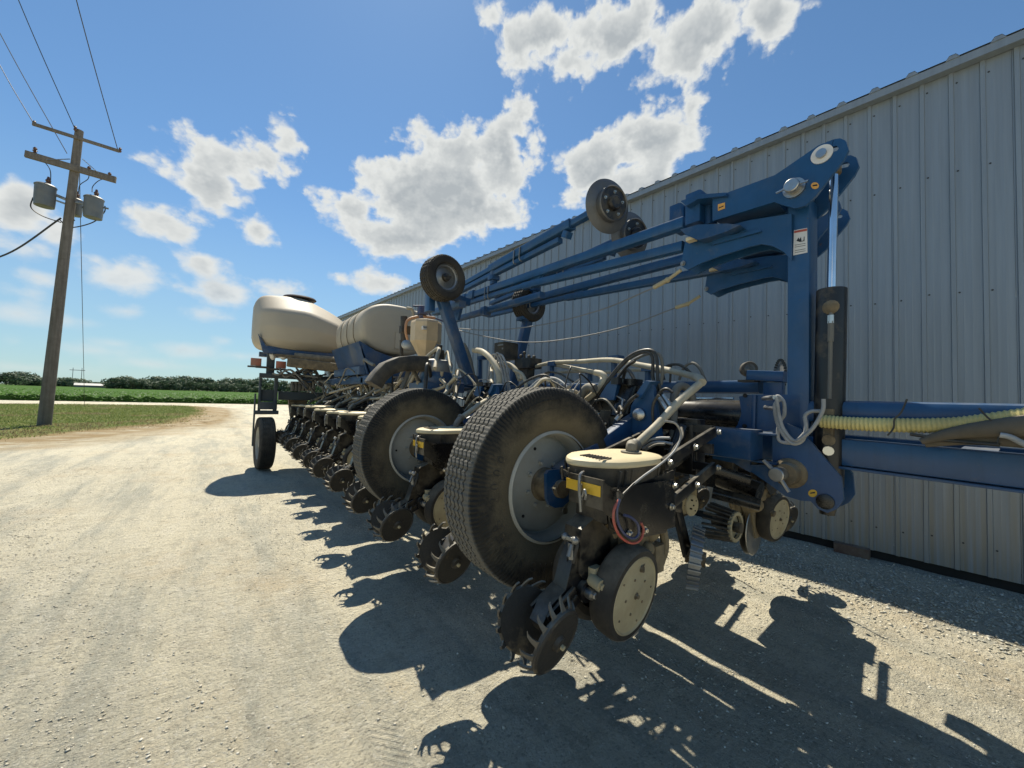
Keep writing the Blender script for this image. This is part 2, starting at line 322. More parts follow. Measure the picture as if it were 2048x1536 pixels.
def npmesh(name,co,idx,mt,k,smooth=False):
    """co (n,3), idx (m,k) faces"""
    me=bpy.data.meshes.new(name); me.vertices.add(len(co)); me.vertices.foreach_set('co',co.astype(np.float32).ravel())
    me.loops.add(idx.size); me.loops.foreach_set('vertex_index',idx.astype(np.int32).ravel()); me.polygons.add(len(idx))
    me.polygons.foreach_set('loop_start',np.arange(0,idx.size,k,dtype=np.int32)); me.polygons.foreach_set('loop_total',np.full(len(idx),k,dtype=np.int32))
    me.update(calc_edges=True); me.materials.append(MT[mt])
    if smooth: me.shade_smooth()
    return me
def link(name,me,parent=None,kind=None):
    o=bpy.data.objects.new(name,me); COL.objects.link(o)
    if parent:o.parent=parent
    if kind:o['kind']=kind
    return o
def vnoise(x,y,seed=0):
    xi=np.floor(x).astype(np.int64); yi=np.floor(y).astype(np.int64); fx=x-xi; fy=y-yi; fx=fx*fx*(3-2*fx); fy=fy*fy*(3-2*fy)
    def h(a,b):
        n=(a*374761393+b*668265263+seed*1442695041)&0xffffffff; n=((n^(n>>13))*1274126177)&0xffffffff; return ((n^(n>>16))&0xffff)/65535.
    return (h(xi,yi)*(1-fx)+h(xi+1,yi)*fx)*(1-fy)+(h(xi,yi+1)*(1-fx)+h(xi+1,yi+1)*fx)*fy
def fbm(x,y,o=4,seed=0):
    s=0;a=.5
    for i in range(o): s=s+a*vnoise(x*2**i,y*2**i,seed+i); a*=.5
    return s
# ------------------------------------------------------------------ ground
def gheight(X,Y):
    r=np.hypot(X,Y); k=np.clip(1-r/30,0,1)
    z=(fbm(X*.9,Y*.9,3,3)-.45)*.04*k+(fbm(X*6,Y*6,3,9)-.45)*.022*k
    z=z-.018*k*np.exp(-((X+.9+.05*Y)/.22)**2)-.018*k*np.exp(-((X+2.6+.05*Y)/.25)**2)
    return z-.004
def grassmask(X,Y):
    # tongue of grass round the pole, between the drive and the field track
    n=(fbm(X*.35,Y*.35,4,21)-.47)*6+(fbm(X*2.2,Y*2.2,3,5)-.45)*1.6
    ed=-1.0-(Y-16)*0.10   # left of this line (in X) is grass near; boundary runs away from the camera
    xb=np.interp(Y,[12,15,17,20,24,30,38,44,47],[-9.5,-6.2,-3.9,-2.2,-1.1,-.5,-.6,-1.4,-6.])
    a=np.clip((xb-X+n*.25)/1.1,0,1)
    yb=np.interp(X,[-60,-13,-6,-1],[44,45,46.0,44])
    b=np.clip((yb-Y+n*.3)/1.2,0,1)*np.clip((Y-9.5-np.clip(-X-6,0,40)*-.0+n*.3)/1.5,0,1)
    return a*b
def ground():
    n=520; t=np.linspace(-1,1,n)
    gx=1.0+np.sinh(t*7.6)*1.55; gy=1.5+np.sinh(t*7.6)*1.55
    X,Y=np.meshgrid(gx,gy); Z=gheight(X,Y)
    co=np.stack([X.ravel(),Y.ravel(),Z.ravel()],1); i=np.arange((n-1)*(n-1)); r=i//(n-1); c=i%(n-1); a=r*n+c
    idx=np.stack([a,a+1,a+n+1,a+n],1)
    m=bpy.data.materials.new('ground'); m.use_nodes=True; MT['ground']=m; nt=m.node_tree; N=nt.nodes; L=nt.links; b=N['Principled BSDF']; b.inputs['Roughness'].default_value=.95; b.inputs['Specular IOR Level'].default_value=.15
    ge=N.new('ShaderNodeNewGeometry'); pos=ge.outputs['Position']
    def noise(s,det=6,r=.6,st=None,dist=0):
        v=pos
        if st: mp=N.new('ShaderNodeMapping'); mp.inputs['Scale'].default_value=st; mp.inputs['Rotation'].default_value=(0,0,.35); L.new(pos,mp.inputs[0]); v=mp.outputs[0]
        q=N.new('ShaderNodeTexNoise'); q.inputs['Scale'].default_value=s; q.inputs['Detail'].default_value=det; q.inputs['Roughness'].default_value=r; q.inputs['Distortion'].default_value=dist; L.new(v,q.inputs['Vector']); return q.outputs['Fac']
    def rmp(v,a,b_,c=0,d=1):
        q=N.new('ShaderNodeMapRange'); L.new(v,q.inputs[0])
        for k,u in enumerate((a,b_,c,d)): q.inputs[1+k].default_value=u
        return q.outputs[0]
    def mix(f,a,b_):
        q=N.new('ShaderNodeMix'); q.data_type='RGBA'; L.new(f,q.inputs[0])
        for k,v in ((6,a),(7,b_)):
            if isinstance(v,tuple): q.inputs[k].default_value=(*v,1)
            else: L.new(v,q.inputs[k])
        return q.outputs[2]
    c=mix(rmp(noise(.55,6,.62),.35,.65),(.66,.61,.46),(.56,.52,.40))
    c=mix(rmp(noise(.75,9,.72,(2.2,.40,1)),.47,.58,0,.85),c,(.37,.37,.31))          # greyer stony lanes
    c=mix(rmp(noise(.5,7,.7,(3.2,.22,1)),.50,.58,0,.5),c,(.68,.62,.46))
    c=mix(rmp(noise(.4,8,.72),.52,.64,0,.65),c,(.50,.395,.25))
    c=mix(rmp(noise(2.6,9,.8,(1.5,.8,1)),.50,.60,0,.45),c,(.66,.62,.50))
    c=mix(rmp(noise(3.3,9,.82,(1.6,.7,1)),.53,.62,0,.5),c,(.31,.29,.225))         # sandy brown
    c=mix(rmp(noise(7,9,.8,(1,2.2,1)),.49,.61,0,.42),c,(.34,.31,.24))  # dark flecks painted in for the shadows of stone flakes
    c=mix(rmp(noise(11,9,.8,(1,2,1)),.46,.36,0,.45),c,(.68,.64,.52))
    c=mix(rmp(noise(60,5,.8),.53,.63,0,.45),c,(.30,.275,.215))  # finer dark specks, flake shadows put into the colour
    c=mix(rmp(noise(75,5,.8),.44,.34,0,.6),c,(.68,.64,.52))
    v=N.new('ShaderNodeTexVoronoi'); v.inputs['Scale'].default_value=85; L.new(pos,v.inputs['Vector'])
    sv=N.new('ShaderNodeSeparateColor'); L.new(v.outputs['Color'],sv.inputs[0])
    c=mix(rmp(sv.outputs[0],.88,.98,0,.5),c,(.24,.225,.18)); c=mix(rmp(sv.outputs[1],.88,1.0,0,.6),c,(.70,.67,.57))
    at=N.new('ShaderNodeAttribute'); at.attribute_name='grass'; sa=N.new('ShaderNodeSeparateColor'); L.new(at.outputs['Color'],sa.inputs[0])
    gcol=mix(rmp(noise(.5,5,.6,(.5,1.6,1)),.38,.62),(.12,.16,.04),(.21,.205,.075)); gcol=mix(rmp(noise(6,4,.7),.45,.65,0,.7),gcol,(.06,.08,.02))
    dry=(.29,.215,.115); dn=N.new('ShaderNodeMath'); dn.operation='MULTIPLY'; L.new(sa.outputs[2],dn.inputs[0]); L.new(rmp(noise(1.6,6,.7,(.6,1.6,1)),.30,.52),dn.inputs[1]); c=mix(dn.outputs[0],c,dry)
    c=mix(rmp(sa.outputs[0],.02,.35,0,.85),c,(.25,.19,.09)); c=mix(rmp(sa.outputs[0],.45,.8),c,gcol)
    c=mix(sa.outputs[1],c,(.055,.085,.022))
    L.new(c,b.inputs['Base Color'])
    bp=N.new('ShaderNodeBump'); bp.inputs['Strength'].default_value=1.0; bp.inputs['Distance'].default_value=.018
    def MM(op,a,b_):
        q=N.new('ShaderNodeMath'); q.operation=op
        for k,u in enumerate((a,b_)):
            if isinstance(u,(int,float)): q.inputs[k].default_value=u
            else: L.new(u,q.inputs[k])
        return q.outputs[0]
    # pressed tread marks beside the planter
    sp=N.new('ShaderNodeSeparateXYZ'); L.new(pos,sp.inputs[0]); ax=MM('ABSOLUTE',MM('SUBTRACT',sp.outputs[0],.60),0)
    ch=MM('SINE',MM('ADD',MM('MULTIPLY',sp.outputs[1],150.0),MM('MULTIPLY',ax,170.0)),0)
    trk=MM('MULTIPLY',MM('MULTIPLY',rmp(ch,-.2,.5),rmp(ax,.13,.10)),rmp(noise(1.3,3),.40,.55))
    hh=MM('ADD',MM('MULTIPLY',noise(9,9,.78,(1,2,1)),2.2),noise(34,8,.78)); hh=MM('ADD',hh,MM('MULTIPLY',v.outputs['Distance'],-.4)); hh=MM('ADD',hh,MM('MULTIPLY',trk,.35))
    L.new(hh,bp.inputs['Height']); L.new(bp.outputs[0],b.inputs['Normal'])
    me=npmesh('ground',co,idx,'ground',4,True)
    g=grassmask(X,Y).ravel(); dr=(np.clip(grassmask(X-1.3,Y+.9)+grassmask(X-2.2,Y+2.2)*.6+grassmask(X-1.2,Y),0,1)*1.0).ravel(); fld=np.clip((Y-52-(X*-.12)).ravel()/1.5,0,1)*1.0
    # weeds along the shed side, litter of grass
    ca=me.color_attributes.new('grass','FLOAT_COLOR','POINT'); d=np.stack([g,fld,dr,g*0+1],1).astype(np.float32); ca.data.foreach_set('color',d.ravel())
    link('ground',me,None,'structure')
ground()
def shards(name,pts,size,mt,flat=.5,parent=None):
    n=len(pts); base=np.array([(1,0,0),(-1,0,0),(0,1,0),(0,-1,0),(0,0,1),(0,0,-1)],float)
    s=size[:,None,None]*base[None]*rng.uniform(.55,1.25,(n,6,1)); s[:,:,2]*=flat
    s+=size[:,None,None]*rng.uniform(-.25,.25,(n,6,3))*np.array([1,1,.5])
    a=rng.uniform(0,2*PI,n); ca,sa=np.cos(a)[:,None],np.sin(a)[:,None]
    x=s[:,:,0]*ca-s[:,:,1]*sa; y=s[:,:,0]*sa+s[:,:,1]*ca
    t=rng.uniform(-.5,.5,n)[:,None]; z=s[:,:,2]+x*t
    co=np.stack([x,y,z],2)+pts[:,None,:]; f=np.array([(0,2,4),(2,1,4),(1,3,4),(3,0,4),(2,0,5),(1,2,5),(3,1,5),(0,3,5)])
    idx=(np.arange(n)[:,None,None]*6+f[None]).reshape(-1,3)
    return link(name,npmesh(name,co.reshape(-1,3),idx,mt,3),parent,'stuff')
def stonemat():
    m=bpy.data.materials.new('stone'); m.use_nodes=True; MT['stone']=m; nt=m.node_tree; N=nt.nodes; L=nt.links; b=N['Principled BSDF']; b.inputs['Roughness'].default_value=.9; b.inputs['Specular IOR Level'].default_value=.2
    ge=N.new('ShaderNodeNewGeometry'); r=N.new('ShaderNodeValToRGB'); L.new(ge.outputs['Random Per Island'],r.inputs[0]); e=r.color_ramp.elements
    e[0].position=0; e[0].color=(.36,.335,.26,1); e[1].position=1; e[1].color=(.70,.67,.57,1)
    for p,c in ((.25,(.46,.43,.34,1)),(.6,(.58,.53,.42,1)),(.8,(.40,.395,.34,1))): q=e.new(p); q.color=c
    L.new(r.outputs[0],b.inputs['Base Color'])
stonemat()
def gravel():
    # denser where the drive is looser
    N0=190000; r=rng.uniform(0,1,N0)**.62*11+.4; a=rng.uniform(math.radians(-25),math.radians(100),N0)
    X=np.sin(a)*r; Y=np.cos(a)*r
    dn=fbm(X*.8+Y*.25,Y*.35,4,31); keep=(rng.uniform(0,1,N0)<np.clip((dn-.36)*3.2,.10,1))&(X*math.cos(.078)+Y*math.sin(.078)<5.4)
    X,Y=X[keep],Y[keep]; n=len(X); sz=.0026+.0085*rng.uniform(0,1,n)**3.2; big=rng.uniform(0,1,n)<.006; sz[big]*=1.6
    Z=gheight(X,Y)+sz*.15; o=shards('gravel',np.stack([X,Y,Z],1),sz,'stone'); o['label']='loose pale limestone chips scattered over the gravel drive'; o['category']='gravel'
    # coarser stone strip along the shed
    n=26000; u=rng.uniform(-2.5,10,n); w=rng.normal(-.75,.42,n); ca,sa=math.cos(.0777),math.sin(.0777)
    X=5.42+w*ca-u*sa; Y=w*sa+u*ca; ok=w<-.05; X,Y=X[ok],Y[ok]; sz=.006+.012*rng.uniform(0,1,len(X))**2
    o=shards('crushed_stone',np.stack([X,Y,gheight(X,Y)+sz*.3],1),sz,'stone',.55); o['label']='coarse crushed stone strip along the foot of the metal shed'; o['category']='crushed stone'
gravel()
def blades(name,pts,h,w,mt,label,cat,lean=.5,quad=False):
    n=len(pts); a=rng.uniform(0,2*PI,n); d=np.stack([np.cos(a),np.sin(a),np.zeros(n)],1)*w[:,None]
    l=rng.uniform(-lean,lean,(n,2)); tip=pts+np.stack([l[:,0]*h,l[:,1]*h,h],1)
    co=np.stack([pts-d,pts+d,tip],1).reshape(-1,3); idx=np.arange(n*3).reshape(-1,3)
    o=link(name,npmesh(name,co,idx,mt,3),None,'stuff'); o['label']=label; o['category']=cat; return o
def grassy():
    n=240000; X=rng.uniform(-34,2,n); Y=rng.uniform(10,48,n); gm=grassmask(X,Y); vis=(X>-Y*.62-6)
    k=(rng.uniform(0,1,n)<gm)&vis&(rng.uniform(0,1,n)<np.clip(1.5-Y/50,.4,1)); X,Y=X[k],Y[k]
    c=fbm(X*.5,Y*.5,3,44)
    for nm,sel,mt,lb in (('grass',c<.52,'grass_blade','short mown green grass round the foot of the utility pole'),('dry_grass',c>=.52,'dry_grass','straw coloured dry grass patches in the verge by the pole')):
        x,y=X[sel],Y[sel]; m=len(x); h=rng.uniform(.03,.10,m)*(1 if nm=='grass' else .8)
        blades(nm,np.stack([x,y,np.zeros(m)],1),h,rng.uniform(.006,.016,m),mt,lb,'grass',.8)
    # sparse dead tufts on the edge of the drive
    n=60000; X=rng.uniform(-14,2,n); Y=rng.uniform(7,30,n); g=grassmask(X+.0,Y-1.2)+grassmask(X-1.0,Y); k=(g>.05)&(grassmask(X,Y)<.4)&(fbm(X*1.3,Y*1.3,3,8)>.5)
    X,Y=X[k],Y[k]; m=len(X); blades('edge_grass',np.stack([X,Y,np.zeros(m)],1),rng.uniform(.015,.05,m),rng.uniform(.004,.01,m),'dry_grass','thin brown dead grass fringing the gravel drive','grass',1.2)
grassy()
def field():
    # canopy of knee high crop: bumpy sheet with rows, then leaves on the near edge
    nx,ny=340,220; t=np.linspace(0,1,ny); yy=53.0+ (t**2.4)*300; xx=np.linspace(-1,1,nx)
    X=(xx[None,:]*1.0)*(yy[:,None]*1.05+20)-yy[:,None]*.25; Y=np.repeat(yy[:,None],nx,1)-X*.10
    Z=.50+ .14*np.sin(X*2*PI/.76*.5)*np.clip(1-(Y-50)/60,0,1)+(fbm(X*1.1,Y*1.1,4,6)-.45)*.35+ (fbm(X*.05,Y*.05,2,2)-.4)*.3
    Z[0,:]=-.02; co=np.stack([X.ravel(),Y.ravel(),Z.ravel()],1); i=np.arange((nx-1)*(ny-1)); r=i//(nx-1); c=i%(nx-1); a=r*nx+c; idx=np.stack([a,a+1,a+nx+1,a+nx],1)
    m=mat('crop_canopy',(.05,.11,.018),.85,col2=(.075,.14,.03),vscale=.25,dirt=.6,dcol=(.035,.075,.014),dscale=3.0,dth=.5,dsoft=.1,bump=.8,bscale=6,spec=.05)
    o=link('crop_field',npmesh('crop_field',co,idx,'crop_canopy',4,True),None,'stuff'); o['label']='low green bean crop filling the field beyond the farm track'; o['category']='crop'
    n=70000; y=52.6+rng.uniform(0,1,n)**1.8*60; x=rng.uniform(-1,1,n)*(y*1.0)-y*.22; Yw=y-x*.10
    k=np.ones(n,bool); P=np.stack([x,Yw,rng.uniform(.05,.72,n)],1); s=rng.uniform(.05,.13,n)
    a=rng.uniform(0,2*PI,n); tl=rng.uniform(-.7,.7,n); d1=np.stack([np.cos(a),np.sin(a),tl],1)*s[:,None]; d2=np.stack([-np.sin(a),np.cos(a),rng.uniform(-.6,.6,n)],1)*s[:,None]*.7
    co=np.stack([P-d1,P+d2,P+d1,P-d2],1).reshape(-1,3); idx=np.arange(n*4).reshape(-1,4)
    o=link('crop_leaves',npmesh('crop_leaves',co,idx,'crop_leaf',4),None,'stuff'); o['label']='broad leaves of the bean rows at the near edge of the field'; o['category']='crop'
field()
# ------------------------------------------------------------------ far trees, roofs, pylon
def tree(x,dist,w,h,label,seed,name='tree',group='trees beyond the field'):
    R=random.Random(seed); v=ray(x,780); v.z=0; v.normalize(); base=v*dist; t=thing(name,label,'tree',(base.x,base.y,0),group)
    part('trunk','bark',t,lambda b:(b.tube([(0,0,-.1),(.1*w*R.uniform(-1,1)*.3,0,h*.3),(0,0,h*.6)],h*.028,6,3,r1=h*.012),b.tube([(0,0,h*.28),(w*.2,0,h*.5)],h*.013,5,2,r1=h*.006),b.tube([(0,0,h*.25),(-w*.2,.1,h*.5)],h*.013,5,2,r1=h*.006)))
    r=np.random.default_rng(seed); nl=13; cx=r.uniform(-.36,.36,nl)*w; cz=h*r.uniform(.22,.82,nl); cy=r.uniform(-.3,.3,nl)*w; cr=r.uniform(.16,.26,nl)*w
    cx[0]=0;cz[0]=h*.78;cr[0]=.2*w; cz=np.minimum(cz,h-cr*.8)
    n=1300; k=r.integers(0,nl,n); d=r.normal(0,1,(n,3)); d/=np.linalg.norm(d,axis=1)[:,None]; rad=cr[k]*r.uniform(.72,1.06,n)
    P=np.stack([cx[k],cy[k],cz[k]],1)+d*rad[:,None]*np.array([1,1,.8]); P[:,2]=np.maximum(P[:,2],.2)
    s=r.uniform(.35,.75,n)*w*.055; a=r.normal(0,1,(n,3)); a-=d*(a*d).sum(1)[:,None]*.75; a/=np.linalg.norm(a,axis=1)[:,None]; b_=np.cross(d,a)
    co=np.stack([P-a*s[:,None],P+b_*s[:,None],P+a*s[:,None],P-b_*s[:,None]],1).reshape(-1,3)
    link('crown',npmesh('crown',co,np.arange(n*4).reshape(-1,4),'tree_leaf',4),t)
def trees():
    # pixel x, distance, width px, top px above horizon
    Lf=[(12,24,20),(38,26,23),(52,22,14),(75,26,13),(100,30,12),(130,30,15),(150,26,15),(178,26,9),(200,24,9)]
    Rt=[(252,34,24),(285,38,20),(312,34,26),(342,38,25),(372,34,30),(398,34,28),(422,32,24),(446,32,26),(470,34,30),(497,34,29),(520,30,34),(545,30,30),(570,36,28),(600,36,26),(635,36,24)]
    ow=['first','second','third','fourth','fifth','sixth','seventh','eighth','ninth','tenth','eleventh','twelfth','thirteenth','fourteenth','fifteenth','sixteenth']
    for i,(x,w,h) in enumerate(Lf):
        d=330+((i*37)%50); tree(x,d,w*d/769*1.35,h*d/769*.72+1.0,f'small distant tree, {ow[i]} from the left on the horizon near the pole',100+i,'tree','distant trees left of the far white roofs')
    for i,(x,w,h) in enumerate(Rt):
        d=255+((i*53)%46); tree(x,d,w*d/769*1.3,h*d/769*.72+1.0,f'leafy green tree, {ow[i]} from the left in the tall far tree line',200+i)
    for i,x in enumerate(range(226,520,19)):
        d=246; R=random.Random(i); tree(x,d,R.uniform(16,24)*d/769,R.uniform(9,15)*d/769+1.2,f'low bush, {ow[i]} from the left below the tall far tree line',400+i,'bush','bushes under the far tree line')
trees()
def roofs():
    for i,(x,w,h,lb) in enumerate(((178,26,7,'small white farm shed on the horizon left of the two long roofs'),(209,16,5,'long low white roof on the horizon, the middle one'),(231,14,5,'low white roof on the horizon beside the tall trees'))):
        d=300; v=ray(x,780); v.z=0; v.normalize(); b=v*d; t=thing('farm_building',lb,'building',(b.x,b.y,0),'far farm roofs',rz=-math.atan2(v.x,v.y)); W_=w*d/769; H=h*d/769
        part('wall','transformer_grey',t,lambda m:m.box((0,0,H*.3),(W_,6,H*.6)))
        part('roof','galv',t,lambda m:m.prism([(-W_/2-.3,-3.3,H*.6),(-W_/2-.3,3.3,H*.6),(-W_/2-.3,0,H)],(W_+.6,0,0)))
    d=600; v=ray(152,780); v.z=0; v.normalize(); b=v*d; t=thing('pylon','tiny H-frame power pylon on the horizon between the pole and the guy wire','pylon',(b.x,b.y,0)); s=d/769
    part('leg','wire',t,lambda m:m.beam((-4*s,0,0),(-4*s,0,25*s),.35,.35)); part('leg','wire',t,lambda m:m.beam((4*s,0,0),(4*s,0,25*s),.35,.35)); part('crossarm','wire',t,lambda m:m.beam((-7*s,0,22*s),(7*s,0,22*s),.35,.5))
roofs()
# ------------------------------------------------------------------ utility pole
def pole():
    B=Vector((-5.09,21.75,0)); T=Vector((-4.78,21.75,11.3)); t=thing('utility_pole','weathered wooden utility pole with crossarms and three transformers on the grass','utility pole',B)
    def at(x,y,dy=0): q=Q(x,y,Y=21.75+dy)-B; return q
    part('pole','pole_wood',t,lambda m:m.tube([(0,0,-.3),(T-B)*.5,T-B],.19,14,4,r1=.12))
    a0,a1=at(68,252),at(240,306); part('crossarm','pole_wood',t,lambda m:m.beam(a0+Vector((0,-.15,0)),a1+Vector((0,-.15,0)),.09,.11))
    b0,b1=at(54,312),at(234,364); part('crossarm','pole_wood',t,lambda m:m.beam(b0+Vector((0,-.17,0)),b1+Vector((0,-.17,0)),.12,.24))
    part('brace','galv',t,lambda m:(m.beam(at(92,320,-.25),at(140,318,-.2),.04,.02),m.beam(at(165,318,-.25),at(198,347,-.25),.04,.02)))
    for (x,y) in ((70,302),(178,340),(219,352)):
        p=at(x,y,-.17); part('insulator','insulator',t,lambda m:m.lathe([(.03,0),(.06,.03),(.03,.07),(.07,.1),(.035,.14),(.06,.18),(.03,.24)],p-Vector((0,0,.1)),(0,0,1),10))
    for (x,y) in ((68,252),(150,262),(240,305)):
        p=at(x,y,-.15); part('insulator','insulator',t,lambda m:m.lathe([(.02,0),(.05,.05),(.03,.1),(.05,.15),(.02,.2)],p,(0,0,1),10))
    for (x,y,s,dy) in ((90,391,1,-.1),(187,415,1,-.25),(149,414,.8,.45)):
        c=at(x,y,dy); w=.27*s; h=.42*s
        o=part('transformer','transformer_grey',t,lambda m:(m.lathe([(w*.9,-h),(w*.95,-h*.98),(w,-h*.5),(w,h*.75),(w*1.06,h*.78),(w*1.06,h*.84),(w*.9,h*.95),(w*.3,h*1.05),(0,h*1.06)],c,(0,0,1),24),m.beam(c+Vector((w,0,h*.2)),c+Vector((w*1.5,0,h*.2)),.04,.06)))
        part('bushing','insulator',o,lambda m:m.lathe([(.05,0),(.08,.05),(.05,.1),(.08,.15),(.05,.2),(.03,.3)],c+Vector((.05,0,h)),(0,0,1),10))
    part('bracket','galv',t,lambda m:(m.beam(at(100,385,-.1),at(135,400),.06,.1),m.beam(at(145,403),at(175,408,-.2),.06,.1),m.beam(at(104,398,-.1),at(138,410),.04,.06)))
    def wires(m):
        r=.014
        m.tube([at(70,308,-.2),at(85,320,-.2),at(100,340,-.15),at(101,368,-.1)],r,5); m.tube([at(178,345,-.2),at(176,358),at(160,370,.3),at(157,386,.4)],r,5); m.tube([at(219,357,-.2),at(200,360),at(186,372),at(184,384,-.2)],r,5)
        m.tube([at(66,395),at(62,415),at(85,432),at(122,445)],.02,5); m.tube([at(210,412),at(208,425),at(185,445),at(140,455),at(120,440)],.02,5); m.tube([at(132,425),at(145,440),at(150,440)],.02,5)
    part('jumper_wire','wire',t,wires)
    part('guy_wire','wire',t,lambda m:m.tube([T-B-Vector((0,0,.3)),Q(169,812,Z=0)-B],.012,4))
    g='overhead wires from the pole'
    for p0,(x1,y1),D,lb,r in ((B+at(68,248,-.15),(0,125),16,'lower left overhead wire from the upper crossarm end',.013),(B+at(134,307,-.17),(0,60),14,'overhead wire crossing the left picture edge second from below',.013),(B+at(150,258,-.1),(40,0),13,'overhead wire rising from the pole top',.013),(B+at(235,298,-.15),(155,0),12,'right overhead wire from the upper crossarm end',.013),(B+at(122,436,0),(0,497),14,'thick twisted service cable leaving the pole towards the left',.03)):
        v=ray(x1,y1); p1=CC+v*(D/ v.dot(FW)*1.0) if False else CC+v*D
        p2=p1+(p1-p0)*.6; mid=(p0+p2)/2-Vector((0,0,.12 if r<.02 else .35)); b=MB(); b.tube([p0,mid,p2],r,6,10)
        o=b.build('power_line','wire'); o['label']=lb; o['category']='power line'; o['group']=g
pole()
# ------------------------------------------------------------------ shed
def shed():
    A=.0777; t=thing('metal_shed','long grey ribbed metal shed standing behind the blue planter','shed',(5.42,0,0),rz=A)
    PW=.76; rib=.19; Hh=4.77; prof=[]
    for k in range(4):
        u=k*rib; prof+=[(u,0),(u+.045,0),(u+.050,-.0012),(u+.058,0),(u+.095,0),(u+.100,-.0012),(u+.108,0),(u+.142,0),(u+.147,-.015),(u+.175,-.015),(u+.180,0)]
    prof.append((PW-.002,0))
    vs=[];n=len(prof)
    for z in (.085,Hh):
        for (u,w) in prof: vs.append((w,u,z))
    fs=[(i,i+1,i+1+n,i+n) for i in range(n-1)]
    b=MB(); b.add(vs,fs); pm=b.mesh('wall_panel','shed_metal',10)
    s=MB()
    for z in (.32,1.45,2.6,3.75,4.6):
        for k in range(4): s.lathe([(.008,0),(.008,.003),(.005,.003),(.005,.008)],(0,k*rib+.125,z+.012*((k*7)%3)),(-1,0,0),6)
    sm=s.mesh('screws','wire')
    for i in range(-9,26):
        o=link('wall_panel',pm,t); o.location=(.001*(i%2),i*PW,0)
        q=link('screws',sm,o,'stuff')
    U0,U1=-9*PW,26*PW
    part('shade_sill','dark_gap',t,lambda m:m.box((.09,(U0+U1)/2,.06),(.14,U1-U0,.14)))  # near-black board paints the shade in the gap under the wall
    part('end_wall','shed_metal',t,lambda m:(m.box((6.03,U1-.02,Hh/2+.05),(12,.04,Hh-.1)),m.prism([(.05,U1-.04,Hh),(12,U1-.04,Hh),(6.02,U1-.04,Hh+2)],(0,.04,0)),m.box((6.03,U0+.02,Hh/2+.05),(12,.04,Hh-.1)),m.box((12.05,(U0+U1)/2,Hh/2+.05),(.04,U1-U0,Hh-.1))))
    # roof with ribs running up the slope
    vs=[];rr=.265; us=[]
    k=U0-.2
    while k<U1+.2:
        us+=[(k,0),(k+.185,0),(k+.205,.030),(k+.245,.030)]; k+=rr
    n=len(us)
    for (x,z) in ((-.11,Hh+.035),(6.05,Hh+2.05),(12.2,Hh+.035)):
        for (u,w) in us: vs.append((x,u,z+w))
    part('roof','shed_metal',t,lambda m:m.add(vs,[(j*n+i,j*n+i+1,(j+1)*n+i+1,(j+1)*n+i) for j in range(2) for i in range(n-1)]),ang=15)
    part('eave_trim','shed_metal',t,lambda m:(m.box((-.055,(U0+U1)/2,Hh-.012),(.09,U1-U0+.3,.075),r=.006)))
    e=MB()
    k=U0-.2
    while k<U1+.2:
        e.prism([(-.108,k+.18,Hh+.026),(-.108,k+.205,Hh+.062),(-.108,k+.245,Hh+.062),(-.108,k+.27,Hh+.026)],(.03,0,0)); k+=rr
    e.build('rib_closure','shed_metal',t,20,'stuff')
    b=thing('wood_block','short reddish wooden block under the foot of the shed wall','wood block',(5.42,0,0),rz=A)
    part('block','skid_wood',b,lambda m:m.box((-.03,1.07,.045),(.12,.28,.1)))
shed()
# ------------------------------------------------------------------ planter
PL=thing('planter','large blue field planter with cream tanks and black row units parked beside the shed','planter',(0,0,0))
Y0=1.10; DY=.762
def tyre_mb(D,Wd,rim,n=288,grooves=5,lug=True,amp=.0062):
    """tyre round the Y axis, centre at origin"""
    if grooves==4 and D>.9: grooves=5
    b=MB(); R=D/2; prof=[]  # (y, r, kind) kind: 0 side,1 tread top,2 groove,3 shoulder
    h=Wd/2; tw=h*.86
    side=[(h*.62,rim-.004),(h*.80,rim+.012),(h*.93,rim+(R-rim)*.22),(h*1.0,rim+(R-rim)*.45),(h*.99,rim+(R-rim)*.62),(h*.965,rim+(R-rim)*.78),(h*.94,rim+(R-rim)*.87)]
    tread=[(tw,R-.016,3),(tw*.93,R-.006,1)]
    gy=[tw*(-.62+1.24*k/(grooves-1)) for k in range(grooves)]; gy.reverse(); gw=.0036
    for g in gy: tread+=[(g+gw*1.6,R-.001,4),(g+gw,R-.013,5),(g-gw,R-.013,5),(g-gw*1.6,R-.001,4)]
    tread+=[(-tw*.93,R-.006,1),(-tw,R-.016,3)]
    for y,r in side: prof.append((y,r,0))
    prof[-1]=(prof[-1][0],prof[-1][1],6)
    prof+=[(y,r,k) for y,r,k in tread]
    sd=[(-y,r,0) for y,r in reversed(side)]; sd[0]=(sd[0][0],sd[0][1],6); prof+=sd
    m=len(prof); vs=[]
    for i in range(n):
        a=2*PI*i/n; z=(-1,.15,1,-.15)[i%4]   # zigzag
        for j,(y,r,k) in enumerate(prof):
            yy=y;rr=r
            if k in (4,5): yy+=amp*z
            if lug and k in (3,6,1) and i%2==0: rr-= .010 if k!=1 else .003
            if lug and k==6 and i%2==0: yy*=.975
            if k==1 and i%4==2: yy*=.97
            if k==4 and i%4==1: rr-=.005
            vs.append((rr*math.cos(a),yy,rr*math.sin(a)))
    b.add(vs,[(i*m+j,((i+1)%n)*m+j,((i+1)%n)*m+j+1,i*m+j+1) for i in range(n) for j in range(m-1)])
    return b
